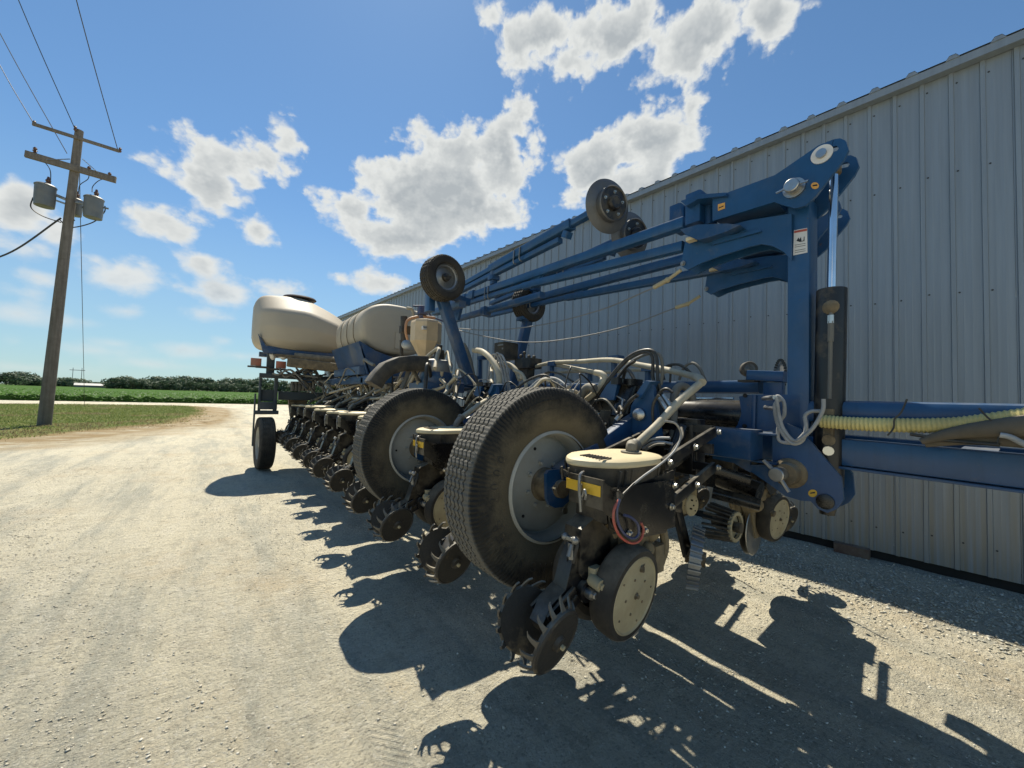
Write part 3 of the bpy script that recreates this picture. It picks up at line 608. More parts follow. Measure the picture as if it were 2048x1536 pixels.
def tyre_material():
    m=mat('tyre_dusty',(.020,.020,.019),.82,dirt=.35,dcol=(.08,.072,.056),dscale=5,dth=.52,bump=.15,bscale=90,spec=.25)
    nt=m.node_tree; N=nt.nodes; L=nt.links; b=N['Principled BSDF']; src=b.inputs['Base Color'].links[0].from_socket
    tc=N.new('ShaderNodeTexCoord'); s=N.new('ShaderNodeSeparateXYZ'); L.new(tc.outputs['Object'],s.inputs[0])
    def M(op,*a,clamp=False):
        n=N.new('ShaderNodeMath'); n.operation=op; n.use_clamp=clamp
        for i,v in enumerate(a):
            if isinstance(v,(int,float)): n.inputs[i].default_value=v
            else: L.new(v,n.inputs[i])
        return n.outputs[0]
    r=M('SQRT',M('ADD',M('MULTIPLY',s.outputs[0],s.outputs[0]),M('MULTIPLY',s.outputs[2],s.outputs[2])))
    nz=N.new('ShaderNodeTexNoise'); nz.inputs['Scale'].default_value=9; nz.inputs['Detail'].default_value=7; nz.inputs['Roughness'].default_value=.7; L.new(tc.outputs['Object'],nz.inputs['Vector'])
    rn=M('MULTIPLY_ADD',M('SUBTRACT',nz.outputs['Fac'],.5),.28,r)
    mr=N.new('ShaderNodeMapRange'); L.new(rn,mr.inputs[0]); mr.inputs[1].default_value=.44; mr.inputs[2].default_value=.31; mr.inputs[3].default_value=0; mr.inputs[4].default_value=.66   # mud near the bead
    mt=N.new('ShaderNodeMapRange'); L.new(r,mt.inputs[0]); mt.inputs[1].default_value=.476; mt.inputs[2].default_value=.485; mt.inputs[4].default_value=.62      # dusty tread tops
    x=N.new('ShaderNodeMix'); x.data_type='RGBA'; L.new(mr.outputs[0],x.inputs[0]); L.new(src,x.inputs[6]); x.inputs[7].default_value=(.19,.155,.095,1)
    y=N.new('ShaderNodeMix'); y.data_type='RGBA'; L.new(mt.outputs[0],y.inputs[0]); L.new(x.outputs[2],y.inputs[6]); y.inputs[7].default_value=(.175,.165,.14,1)
    L.new(y.outputs[2],b.inputs['Base Color'])
    an=M('ARCTAN2',s.outputs[2],s.outputs[0]); wv=M('SINE',M('MULTIPLY_ADD',nz.outputs['Fac'],9.0,M('MULTIPLY',an,150.0)))
    ring=N.new('ShaderNodeMapRange'); L.new(r,ring.inputs[0]); ring.inputs[1].default_value=.385; ring.inputs[2].default_value=.43
    nb=[n for n in N if n.type=='BUMP'][0]; old=nb.inputs['Height'].links[0].from_socket
    L.new(M('ADD',old,M('MULTIPLY',M('MULTIPLY',wv,ring.outputs[0]),.35)),nb.inputs['Height']); nb.inputs['Strength'].default_value=.45
tyre_material()
def text_mesh(body,size,ext,mt):
    cu=bpy.data.curves.new('lettering','FONT'); cu.body=body; cu.size=size; cu.extrude=ext; cu.align_x='CENTER'; cu.align_y='CENTER'; cu.resolution_u=3
    o=bpy.data.objects.new('lettering',cu); COL.objects.link(o); dg=bpy.context.evaluated_depsgraph_get(); me=bpy.data.meshes.new_from_object(o.evaluated_get(dg)); me.materials.clear(); me.materials.append(MT[mt])
    bpy.data.objects.remove(o); return me
def arc_text(parent,txt,r,a0,da,y,mt,size=.05,flip=1):
    """raised characters round the sidewall facing -Y"""
    for i,ch in enumerate(txt):
        if ch==' ': continue
        me=text_mesh(ch,size,.0015,mt); a=a0-da*i
        o=link('lettering',me,parent); rad=Vector((math.cos(a),0,math.sin(a))); tan=Vector((math.sin(a),0,-math.cos(a)))
        o.matrix_local=Matrix.Translation((r*math.cos(a),y,r*math.sin(a)))@Matrix((tan,rad,Vector((0,-1,0)))).transposed().to_4x4()
def big_wheel(y,z,x=1.33):
    D=.985; rim=.262
    hub=part('transport_wheel','rim_paint',PL,lambda m:None) if False else None
    # rim dish (faces -Y)
    b=MB(); yo=-.12
    b.lathe([(.262,.0),(.275,.008),(.275,.018),(.258,.026),(.249,.04),(.245,.092),(.240,.098),(.232,.092),(.225,.088),(.14,.084),(.10,.080),(.0,.080)],(0,yo,0),(0,1,0),72,cap=False)
    b.lathe([(.275,.25),(.25,.24),(.24,.11)],(0,yo,0),(0,1,0),48,cap=False)
    o=b.build('transport_wheel','rim_paint',PL,30); o.location=(x,y,z)
    ty=tyre_mb(D,.27,rim).build('tyre','tyre_dusty',o,32)
    part('hub','muddy_iron',o,lambda m:m.lathe([(.085,.079),(.074,.07),(.074,.01),(.066,-.005),(.045,-.01),(.042,-.06),(0,-.06)],(0,yo,0),(0,1,0),32))
    for k in range(8):
        a=2*PI*k/8+.25; part('wheel_nut','rim_paint',o,lambda m:m.bolt((.112*math.cos(a),yo+.085,.112*math.sin(a)),(0,-1,0),.010,.02))
    for k in range(3):
        a=2*PI*k/3+1.9; part('valve_hole','dark_gap',o,lambda m:m.cyl((.19*math.cos(a),yo+.09,.19*math.sin(a)),(.19*math.cos(a),yo+.083,.19*math.sin(a)),.008,n=12))
    return o
w1=big_wheel(1.50,1.075); w2=big_wheel(3.03,1.075)
def sidewall_marks(o):
    arc_text(o,'SUPER 2000',.372,math.radians(236),math.radians(9.0),-.1345,'closing_iron',.062)
    arc_text(o,'KING',0.372,math.radians(276),math.radians(9.0),-.1345,'closing_iron',.062)
    def plate(m):
        for rr in (.385,.43):
            m.tube([(rr*math.cos(math.radians(a)),-.134,rr*math.sin(math.radians(a))) for a in range(88,126,4)],.0022,5,2)
        for a in (88,124): m.tube([(rr*math.cos(math.radians(a)),-.134,rr*math.sin(math.radians(a))) for rr in (.385,.407,.43)],.0022,5,2)
    part('sidewall_badge','tyre_dusty',o,plate)
sidewall_marks(w1); sidewall_marks(w2)
w1.rotation_euler=(0,.0,0); w2.rotation_euler=(0,math.radians(-75),0)
def wheel_arm(y):
    # blue bracket in front of the hub, and the arm going up to the toolbar
    V=Vector((0,y-1.5,0)); G=lambda a,b_:Q(a,b_,Y=1.345)+V
    c=G(1118,975)
    o=part('wheel_arm','blue_paint',PL,lambda m:(m.prism([G(a,b_) for a,b_ in ((1093,948),(1098,941),(1120,938),(1133,941),(1141,950),(1144,985),(1138,1003),(1125,1014),(1110,1016),(1099,1010),(1094,998))],(0,.018,0)),
      m.prism([G(a,b_)+Vector((0,.02,0)) for a,b_ in ((1120,945),(1160,935),(1180,960),(1160,990),(1125,1000))],(0,.05,0)),
      m.beam(c+Vector((.05,.05,.01)),Vector((2.15,y-.10,1.42)),.06,.16)))
    part('bolt','bright_bolt',o,lambda m:m.bolt(G(1110,976),(0,-1,0),.013,.012)); part('spindle','muddy_iron',o,lambda m:m.cyl((1.33,y-.15,1.075),(1.33,y-.05,1.075),.036,n=20))
wheel_arm(1.50); wheel_arm(3.03)
# ---- row unit (origin on the ground below the unit's centre line; +X towards the toolbar)
def row_unit():
    f=MB()
    # side frames and shank
    for s in (-1,1):
        f.prism([(1.20 if s<0 else 1.38,.150*s,1.10),(1.24 if s<0 else 1.40,.150*s,1.15),(1.66,.150*s,1.20),(1.68,.150*s,1.00),(1.60,.150*s,.93),(1.34 if s<0 else 1.45,.150*s,.95),(1.22 if s<0 else 1.38,.150*s,1.02)],(0,-.008*s,0))
    f.beam((1.24,-.03,1.05),(1.66,-.02,1.08),.16,.07)
    f.beam((1.45,0,.75),(1.42,0,1.02),.08,.16,up=(1,0,0))
    f.beam((1.62,-.12,1.10),(1.62,.12,1.10),.05,.26)
    f.prism([(1.17,-.045,.99),(1.26,-.045,1.03),(1.36,-.045,.94),(1.34,-.045,.80),(1.24,-.045,.74),(1.16,-.045,.82)],(0,.09,0))
    o=f.build('row_unit','black_paint',PL)
    P=lambda n,m,fn,ang=35:part(n,m,o,fn,ang)
    # hopper lid: rounded cream octagon
    def oct_(x0,x1,hw,z,c=.09): return [(x0+.0,-hw+c*1.2,z),(x0+.02,-hw+c*.7,z),(x0+c,-hw+.012,z),(x0+c*1.5,-hw,z),(x1-c*1.5,-hw,z),(x1-c,-hw+.012,z),(x1-.012,-hw+c,z),(x1,-hw+c*1.5,z),(x1,hw-c*1.5,z),(x1-.012,hw-c,z),(x1-c,hw-.012,z),(x1-c*1.5,hw,z),(x0+c*1.5,hw,z),(x0+c,hw-.012,z),(x0+.02,hw-c*.7,z),(x0,hw-c*1.2,z)]
    def loft(m,rings,cap=True):
        vs=[];n=len(rings[0])
        for r in rings: vs+=r
        fs=[(j*n+i,j*n+(i+1)%n,(j+1)*n+(i+1)%n,(j+1)*n+i) for j in range(len(rings)-1) for i in range(n)]
        if cap: fs+=[tuple(reversed(range(n))),tuple(range((len(rings)-1)*n,len(rings)*n))]
        m.add(vs,fs)
    LO=[(1.155,.01),(1.17,-.05),(1.20,-.095),(1.27,-.145),(1.34,-.160),(1.40,-.165),(1.50,-.163),(1.57,-.150),(1.62,-.115),(1.65,-.06),(1.66,0),(1.65,.07),(1.61,.12),(1.54,.148),(1.46,.155),(1.38,.155),(1.31,.150),(1.24,.115),(1.185,.065)]
    LQ=[]
    for i in range(len(LO)):
        a,b_,c,d=[LO[(i+j)%len(LO)] for j in (-1,0,1,2)]
        for t in (0,.5): LQ.append(tuple(.5*((2*q)+(r_-p)*t+(2*p-5*q+4*r_-u)*t*t+(3*q-p-3*r_+u)*t**3) for p,q,r_,u in zip(a,b_,c,d)))
    def lidring(sc,z): return [(1.41+(x-1.41)*sc,y*sc,z) for x,y in LQ]
    P('hopper_lid','cream',lambda m:loft(m,[lidring(.985,1.238),lidring(1.0,1.243),lidring(1.0,1.252),lidring(.985,1.261),lidring(.93,1.268),lidring(.70,1.2725),lidring(.3,1.2735)]) if True else loft(m,[oct_(1.145,1.665,.158,1.240),oct_(1.138,1.672,.163,1.252),oct_(1.148,1.662,.155,1.266),oct_(1.19,1.62,.120,1.272)]))
    def hop(m):
        loft(m,[lidring(.60,1.05),lidring(.76,1.09),lidring(.90,1.16),lidring(.955,1.239)],True)
        for k in range(9):
            x=1.27+k*.038
            for s in (-1,1): m.beam((x,.140*s,1.15),(x,.152*s,1.228),.009,.010,up=(1,0,0))
        for k in range(4): m.beam((1.163,-.06+.04*k,1.17),(1.156,-.06+.04*k,1.225),.008,.008,up=(0,1,0))
    P('seed_hopper','black_plastic',hop)
    def vent(m):
        for k in range(8): m.beam((1.215,-.10+.016*k,1.2735),(1.275,-.10+.016*k,1.2742),.007,.004)
    P('lid_vent','dark_gap',vent)
    P('end_plate','black_gloss',lambda m:(m.box((1.145,-.085,1.155),(.012,.17,.11),r=.002),m.beam((1.15,-.0,1.19),(1.22,.13,1.19),.01,.03),m.prism([(1.14,-.172,1.205),(1.20,-.172,1.175),(1.62,-.172,1.165),(1.64,-.172,.955),(1.32,-.172,.965),(1.20,-.172,1.06),(1.14,-.172,1.10)],(0,.006,0))))
    P('warning_strip','yellow',lambda m:m.box((1.1375,-.075,1.168),(.003,.175,.040),r=.0005))
    P('latch','galv',lambda m:(m.tube([(1.145,-.065,1.222),(1.128,-.068,1.21),(1.124,-.07,1.16),(1.126,-.075,1.11),(1.13,-.075,1.075)],.006,6,4),m.beam((1.125,-.075,1.18),(1.128,-.08,1.12),.014,.006),m.tube([(1.125,-.085,1.135),(1.115,-.105,1.165),(1.112,-.115,1.15),(1.12,-.105,1.13)],.005,6,4)))
    # parallel arms both sides
    for s in (-1,1):
        for z0,z1 in ((1.255,1.365),(1.055,1.185)):
            P('parallel_arm','black_paint',lambda m:m.beam((1.55,.160*s,z0-.02),(2.04,.150*s,z1),.020,.052,r=.003))
    def bolts(m):
        for s in (-1,1):
            for p in ((1.58,1.245),(2.03,1.365),(1.60,1.05),(2.03,1.185),(1.62,1.14),(1.80,1.30),(1.82,1.12),(1.40,.985),(1.30,.99)): m.bolt((p[0],.174*s,p[1]),(0,s,0),.011,.014)
    P('bolts','bright_bolt',bolts)
    P('mount_plate','black_paint',lambda m:(m.box((2.11,.03,1.27),(.10,.16,.30)),m.box((2.03,0,1.275),(.025,.30,.05)),m.box((2.03,0,1.375),(.025,.30,.04)),m.box((2.03,0,1.18),(.025,.30,.04)),m.beam((2.03,.0,1.15),(2.03,.0,1.39),.03,.1),
       m.tube([(1.66,0,1.08),(1.85,0,1.18),(2.08,0,1.25)],.035,10)))
    # down pressure spring & cylinder
    P('down_force_cylinder','black_gloss',lambda m:(m.cyl((1.85,.0,1.12),(2.0,.0,1.38),.032,n=14),m.cyl((1.80,0,1.03),(1.85,0,1.12),.014,n=10)))
    # muddy shank casting, seed tube
    def shank(m):
        m.prism([(1.33,-.035,.98),(1.66,-.035,1.0),(1.68,-.035,.88),(1.62,-.035,.74),(1.56,-.035,.56),(1.46,-.035,.56),(1.42,-.035,.70),(1.32,-.035,.82)],(0,.07,0))
        m.box((1.52,0,.91),(.22,.17,.09)); m.ball((1.45,-.06,.89),.05,10,7); m.ball((1.62,.05,.84),.06,10,7); m.ball((1.60,-.07,.92),.05,8,6)
        m.tube([(1.66,-.09,.95),(1.68,-.10,.84),(1.64,-.09,.74)],.02,8,3); m.box((1.62,-.08,.80),(.07,.07,.12)); m.ball((1.55,-.09,.85),.035,8,6)
    P('shank','mud',shank)
    P('gauge_arm','muddy_iron',lambda m:[ (m.beam((1.46,.05*s,.86),(1.40,.06*s,.73),.03,.06,up=(1,0,0)),m.cyl((1.46,.03*s,.86),(1.46,.12*s,.86),.032,n=14)) for s in (-1,1)])
    P('depth_stop','cream_disc',lambda m:(m.cyl((1.22,-.06,.79),(1.215,-.115,.785),.026,.024,14),m.cyl((1.215,-.115,.785),(1.213,-.125,.784),.013,n=8),m.box((1.24,-.05,.80),(.05,.05,.07),r=.01)))
    for s in (-1,1):
        P('opener_disc','steel',lambda m:m.lathe([(.19,0),(.185,.004),(.0,.012)],(1.53,.012*s,.61),(-.06,s,.0),36))
        ax=Vector((.08,s,-.12)); c=Vector((1.385,.045*s,.725))
        P('gauge_tyre','rubber',lambda m:m.lathe([(.135,.0),(.165,-.003),(.181,.006),(.189,.022),(.191,.05),(.189,.085),(.180,.100),(.160,.102)],c,ax,48,cap=False))
        P('gauge_disc','cream_disc',lambda m:(m.lathe([(.166,.097),(.156,.103),(.150,.098),(.06,.101),(.055,.103),(0,.103)],c,ax,40,cap=False)))
        def holes(m):
            d=ax.normalized(); x=Vector((0,0,1)); x=(x-d*x.dot(d)).normalized(); y=d.cross(x)
            for k in range(5):
                a=2*PI*k/5+.3; q=c+d*.0985+(x*math.cos(a)+y*math.sin(a))*.075; m.cyl(q,q+d*.005,.0055,n=8)
                a+=.63; q=c+d*.0975+(x*math.cos(a)+y*math.sin(a))*.125; m.cyl(q,q+d*.004,.0045,n=8)
            m.bolt(c+d*.102,d,.010,.012)
        P('disc_bolts','muddy_iron',holes)
    # closing arm
    def carm(m):
        m.prism([(1.20,-.035,.98),(1.25,-.035,.92),(1.25,-.035,.78),(1.20,-.035,.72),(1.03,-.035,.645),(.98,-.035,.67),(1.02,-.035,.73),(1.10,-.035,.77),(1.13,-.035,.86)],(0,.07,0))
        m.beam((1.20,0,.735),(1.00,0,.645),.085,.04); m.beam((1.14,-.045,.765),(1.0,-.045,.695),.014,.03); m.beam((1.14,.045,.765),(1.0,.045,.695),.014,.03)
        m.cyl((1.20,-.06,.745),(1.20,.06,.745),.042,n=18); m.cyl((1.06,-.05,.66),(1.06,.05,.66),.02,n=10)
        m.tube([(1.22,-.02,.97),(1.17,-.02,.93),(1.14,-.02,.86)],.018,8,4)
        for k in range(9): m.ball((1.05+.018*k,(-1)**k*.02,.70+.0085*k),.014,6,4)
    P('closing_arm','black_paint',carm)
    P('arm_pivot','steel',lambda m:(m.cyl((1.20,-.06,.745),(1.20,-.085,.745),.022,n=14),m.bolt((1.20,-.085,.745),(0,-1,0),.014,.014)))
    P('spring_handle','galv',lambda m:(m.cyl((1.13,-.03,.88),(1.125,-.03,.945),.011,n=8),m.ball((1.125,-.055,.96),.016,8,6),m.ball((1.125,.0,.96),.016,8,6),m.beam((1.125,-.055,.96),(1.125,.0,.96),.016,.016),m.tube([(1.12,-.04,.94),(1.10,-.045,.90)],.009,7,3)))
    for s in (-1,1):
        c=Vector((1.005,.085*s,.635)); ax=Vector((.17,s,-.30)).normalized()
        P('closing_wheel','closing_iron',lambda m:m.lathe([(.116,-.012),(.121,-.004),(.121,.006),(.113,.012),(.108,.008),(.03,.008),(.026,.022),(.014,.026),(0,.026)],c,ax,44))
        P('wheel_hub','cream_disc',lambda m:m.bolt(c+ax*.022,ax,.010,.014))
        d=ax; x=Vector((0,0,1)); x=(x-d*x.dot(d)).normalized(); y=d.cross(x)
        def teeth(m):
            for k in range(15):
                a=2*PI*k/15; secs=[]
                for (r,da,off,hw) in ((.114,0,-.002,.017),(.124,.02,-.010,.009),(.136,.05,-.026,.0065),(.146,.10,-.040,.0045),(.149,.16,-.046,.002)):
                    aa=a+da*s; e=(x*math.cos(aa)+y*math.sin(aa)); tg=(-x*math.sin(aa)+y*math.cos(aa)); p=c+e*r+d*off; nn=(d*.6+e*.8)*.0035
                    secs.append([p+tg*hw+nn,p-tg*hw+nn,p-tg*hw-nn,p+tg*hw-nn])
                vs=sum(secs,[]); m.add(vs,[(j*4+i,j*4+(i+1)%4,(j+1)*4+(i+1)%4,(j+1)*4+i) for j in range(4) for i in range(4)]+[(16,17,18,19)])
        P('teeth','iron_tooth',teeth,20)
    # residue coulter at the front
    K=Vector((2.12,-.02,.665)); KA=Vector((-.42,.90,.10)).normalized(); KX=(Vector((0,0,1))-KA*KA.z).normalized(); KY=KA.cross(KX)
    def coulter(m):
        for k in range(30):
            a=2*PI*k/30; e=KX*math.cos(a)+KY*math.sin(a); m.beam(K+e*.150-KA*.030,K+e*.160+KA*.03,.013,.020,up=tuple(e))
        m.lathe([(.145,-.028),(.149,-.028),(.158,.028),(.153,.028)],K,KA,40,cap=False)
    P('coulter','galv',coulter)
    P('coulter_disc','muddy_iron',lambda m:(m.lathe([(.05,-.01),(.148,-.004)],K,KA,30,cap=False),m.cyl(K-KA*.05,K+KA*.05,.04,n=14)))
    P('coulter_arm','black_paint',lambda m:(m.beam(K+KA*.04,(2.0,.03,.95),.03,.06,up=(1,0,0)),m.beam((2.0,.02,.95),(1.70,.02,1.02),.05,.06)))
    # small bits of hardware, chain and cable inside the unit
    R=random.Random(4)
    def bits(m):
        for k in range(26):
            p=Vector((R.uniform(1.28,1.72),R.choice((-1,1))*R.uniform(.05,.13),R.uniform(.76,.96)))
            if k%3==0: m.bolt(p,(0,R.choice((-1,1)),.2),R.uniform(.008,.014),.015)
            elif k%3==1: m.beam(p,p+Vector((R.uniform(-.08,.08),0,R.uniform(-.07,.07))),.012,.02)
            else: m.cyl(p,p+Vector((R.uniform(-.02,.02),R.uniform(-.05,.05),R.uniform(-.03,.03))),R.uniform(.01,.025),n=9)
    P('hardware','muddy_iron',bits)
    P('cable','hose_black',lambda m:m.tube([(1.62,-.14,1.20),(1.70,-.12,1.28),(1.82,-.1,1.34),(1.9,-.05,1.38)],.006,6))
    return o
U=row_unit(); U.location=(0,Y0,0)
for k in range(1,11):
    copytree(U,PL,(.012*math.sin(k*2.3),Y0+DY*k,.014*math.sin(k*1.7)),skip=() if k<4 else ('warning_strip',))
for k in range(0,10):
    copytree(U,PL,(4.98,Y0+DY*k+.20,-.10),PI,skip=('hopper_lid','lid_vent','warning_strip','seed_hopper','latch','cable','coulter','coulter_disc','coulter_arm'))
# mirrored units carry a black cover instead of a hopper
cv=MB(); cv.prism([(2.95,-.16,1.18),(3.35,-.16,1.16),(3.62,-.16,.98),(3.60,-.16,.86),(3.0,-.16,.88)],(0,.32,0)); cv=cv.build('unit_cover','black_gloss',PL); cv.location=(0,Y0+.28,0)
for k in range(1,10): copytree(cv,PL,(0,Y0+.28+DY*k,0))
# chopping drum with ribs in front of the first unit
def drum():
    o=part('rolling_basket','black_paint',PL,lambda m:m.cyl((0,-.05,0),(0,.11,0),.03,n=12)); c=Q(1465,1052,Y=1.02); o.location=c
    def ribs(m):
        for k in range(20):
            a=2*PI*k/20; e=Vector((math.cos(a),0,math.sin(a))); m.beam(e*.078+Vector((0,-.02,0)),e*.10+Vector((0,.13,0)),.010,.02,up=tuple(e))
    part('rib','black_plastic',o,ribs,kind='stuff')
    def rim(m):
        n=80; vs=[]
        for y in (-.025,-.010):
            for rr in (.066,None):
                for i in range(n):
                    r=rr or (.082+.007*abs((i%4)/2-1)); a=2*PI*i/n; vs.append((r*math.cos(a),y,r*math.sin(a)))
        fs=[]
        for i in range(n):
            j=(i+1)%n; fs+=[(i,j,n+j,n+i),(n+i,n+j,3*n+j,3*n+i),(2*n+j,2*n+i,3*n+i,3*n+j),(j,i,2*n+i,2*n+j)]
        m.add(vs,fs); m.lathe([(.07,.0),(.03,.01),(.03,-.01),(0,-.01)],(0,0,0),(0,1,0),24,cap=False)
    part('toothed_ring','cream_disc',o,rim,25)
drum()
# ---- hose helper for planter
def hose(pts,r,mt,name='hose',n=8,res=6,cor=0,pitch=.02,parent=None):
    b=MB(); b.tube(pts,r,n,res,cor,pitch=pitch); return b.build(name,mt,parent or PL,60)
# ---- toolbars
def bars():
    part('toolbar','blue_clean',PL,lambda m:m.beam((2.77,.99,1.627),(2.77,9.4,1.627),.14,.085,r=.02))
    part('toolbar','blue_paint',PL,lambda m:m.beam((2.25,.83,1.30),(2.25,9.2,1.30),.16,.155,r=.012))
    part('toolbar','blue_paint',PL,lambda m:m.beam((2.88,.85,1.25),(2.88,9.2,1.25),.26,.16,r=.015))  # added bar, closes a lit gap in the planter's ground shadow
    part('shade_pipe','black_gloss',PL,lambda m:(m.beam((2.385,1.0,1.27),(2.385,9.0,1.27),.07,.05)))  # added pipe, thins the sunlit stripe in the ground shadow
    part('highlight_rod','chrome',PL,lambda m:m.beam(Q(1350,797,X=2.38),Q(1467,797,X=2.38),.012,.012))  # bright rod standing in for the highlight along the black tank
    part('pressure_tank','black_gloss',PL,lambda m:(m.lathe([(.03,0),(.07,.015),(.09,.05),(.09,1.4),(.07,1.44),(.0,1.45)],(2.53,.88,1.445),(0,1,0),28)))
    part('end_plate','blue_paint',PL,lambda m:(m.prism([Q(x,y,X=2.40) for x,y in ((1478,793),(1500,789),(1537,789),(1600,789),(1600,862),(1478,862),(1468,858),(1475,850),(1483,826))],(.04,0,0)),
       m.beam(Q(1509,790,X=2.39),Q(1507,858,X=2.39),.02,.02),m.prism([Q(x,y,X=2.30) for x,y in ((1500,748),(1575,748),(1575,790),(1500,790))],(.3,0,0)) if False else None))
    part('bolt','dark_gap',PL,lambda m:(m.cyl(Q(1490,791,X=2.40),Q(1490,791,X=2.39),.012,n=10),m.cyl(Q(1489,852,X=2.4),Q(1489,852,X=2.39),.012,n=10)))
    part('bar_bracket','blue_clean',PL,lambda m:(m.beam(Q(1508,752,X=2.65),Q(1580,755,X=2.65),.22,.06,r=.006),m.beam(Q(1548,765,X=2.6),Q(1548,800,X=2.6),.05,.1)))
    # wedge brackets between cylinder foot plate and bar
    part('gusset','blue_paint',PL,lambda m:m.prism([Q(x,y,X=2.30) for x,y in ((1425,861),(1500,864),(1500,945),(1467,926),(1425,917))],(.02,0,0)))
    part('channel','blue_paint',PL,lambda m:(m.beam(Q(1500,866,X=2.28),Q(1556,870,X=2.28),.05,.01),m.beam(Q(1500,920,X=2.28),Q(1556,928,X=2.28),.05,.01)))
bars()
# ---- tongue
def tongue():
    # twin tubes each side, upper and lower
    for x in (2.45,2.82):
        part('tongue_tube','blue_clean',PL,lambda m:m.beam((x,.66,1.485),(x,-3.2,1.485),.095,.115,r=.026))
        part('tongue_tube','blue_clean',PL,lambda m:m.beam((x,.66,1.295),(x,-3.2,1.255),.10,.125,r=.004))
        part('bottom_flange','blue_paint',PL,lambda m:m.beam((x,.66,1.222),(x,-3.2,1.182),.13,.012,r=.002))
    part('tongue_tie','blue_paint',PL,lambda m:(m.box((2.63,.1,1.3),(.3,.1,.1)),m.box((2.63,-.8,1.3),(.3,.1,.1)),m.box((2.63,-2.2,1.35),(.5,.3,.3))))
    # yellow corrugated hose lying in the gap
    pts=[Q(x,y,X=2.33) for x,y in ((1640,842),(1700,847),(1780,850),(1860,851),(1930,848),(2048,833),(2200,815),(2400,800))]
    hose(pts,.030,'yellow_hose','corrugated_hose',18,8,cor=.075,pitch=.0145)
    pts=[Q(x,y,X=2.30) for x,y in ((1842,883),(1880,872),(1935,862),(2000,856),(2080,850),(2240,838))]
    b=MB(); b.tube(pts,.012,12,8,r1=.05); b.build('hose_sleeve','sleeve',PL,60)
    pts=[Q(x,y,X=2.33) for x,y in ((1850,888),(1930,880),(2010,880),(2100,884),(2300,890))]
    b=MB(); b.tube(pts,.014,10,8,r1=.035); b.build('hose_sleeve','sleeve',PL,60)
    hose([Q(x,y,X=2.26) for x,y in ((2000,870),(2020,874),(2048,888),(2090,910))],.010,'hose_white')
    hose([Q(x,y,X=2.30) for x,y in ((1820,868),(1850,873),(1890,880),(2000,890))],.007,'hose_black')
    ties=[((1814,798),(1802,825),(1789,838),(1787,856),(1775,871)),((1958,816),(1975,835),(1996,852),(1998,870),(1995,888))]
    for t in ties: hose([Q(x,y,X=2.285) for x,y in t],.0035,'hose_black','cable_tie',5,3)
tongue()
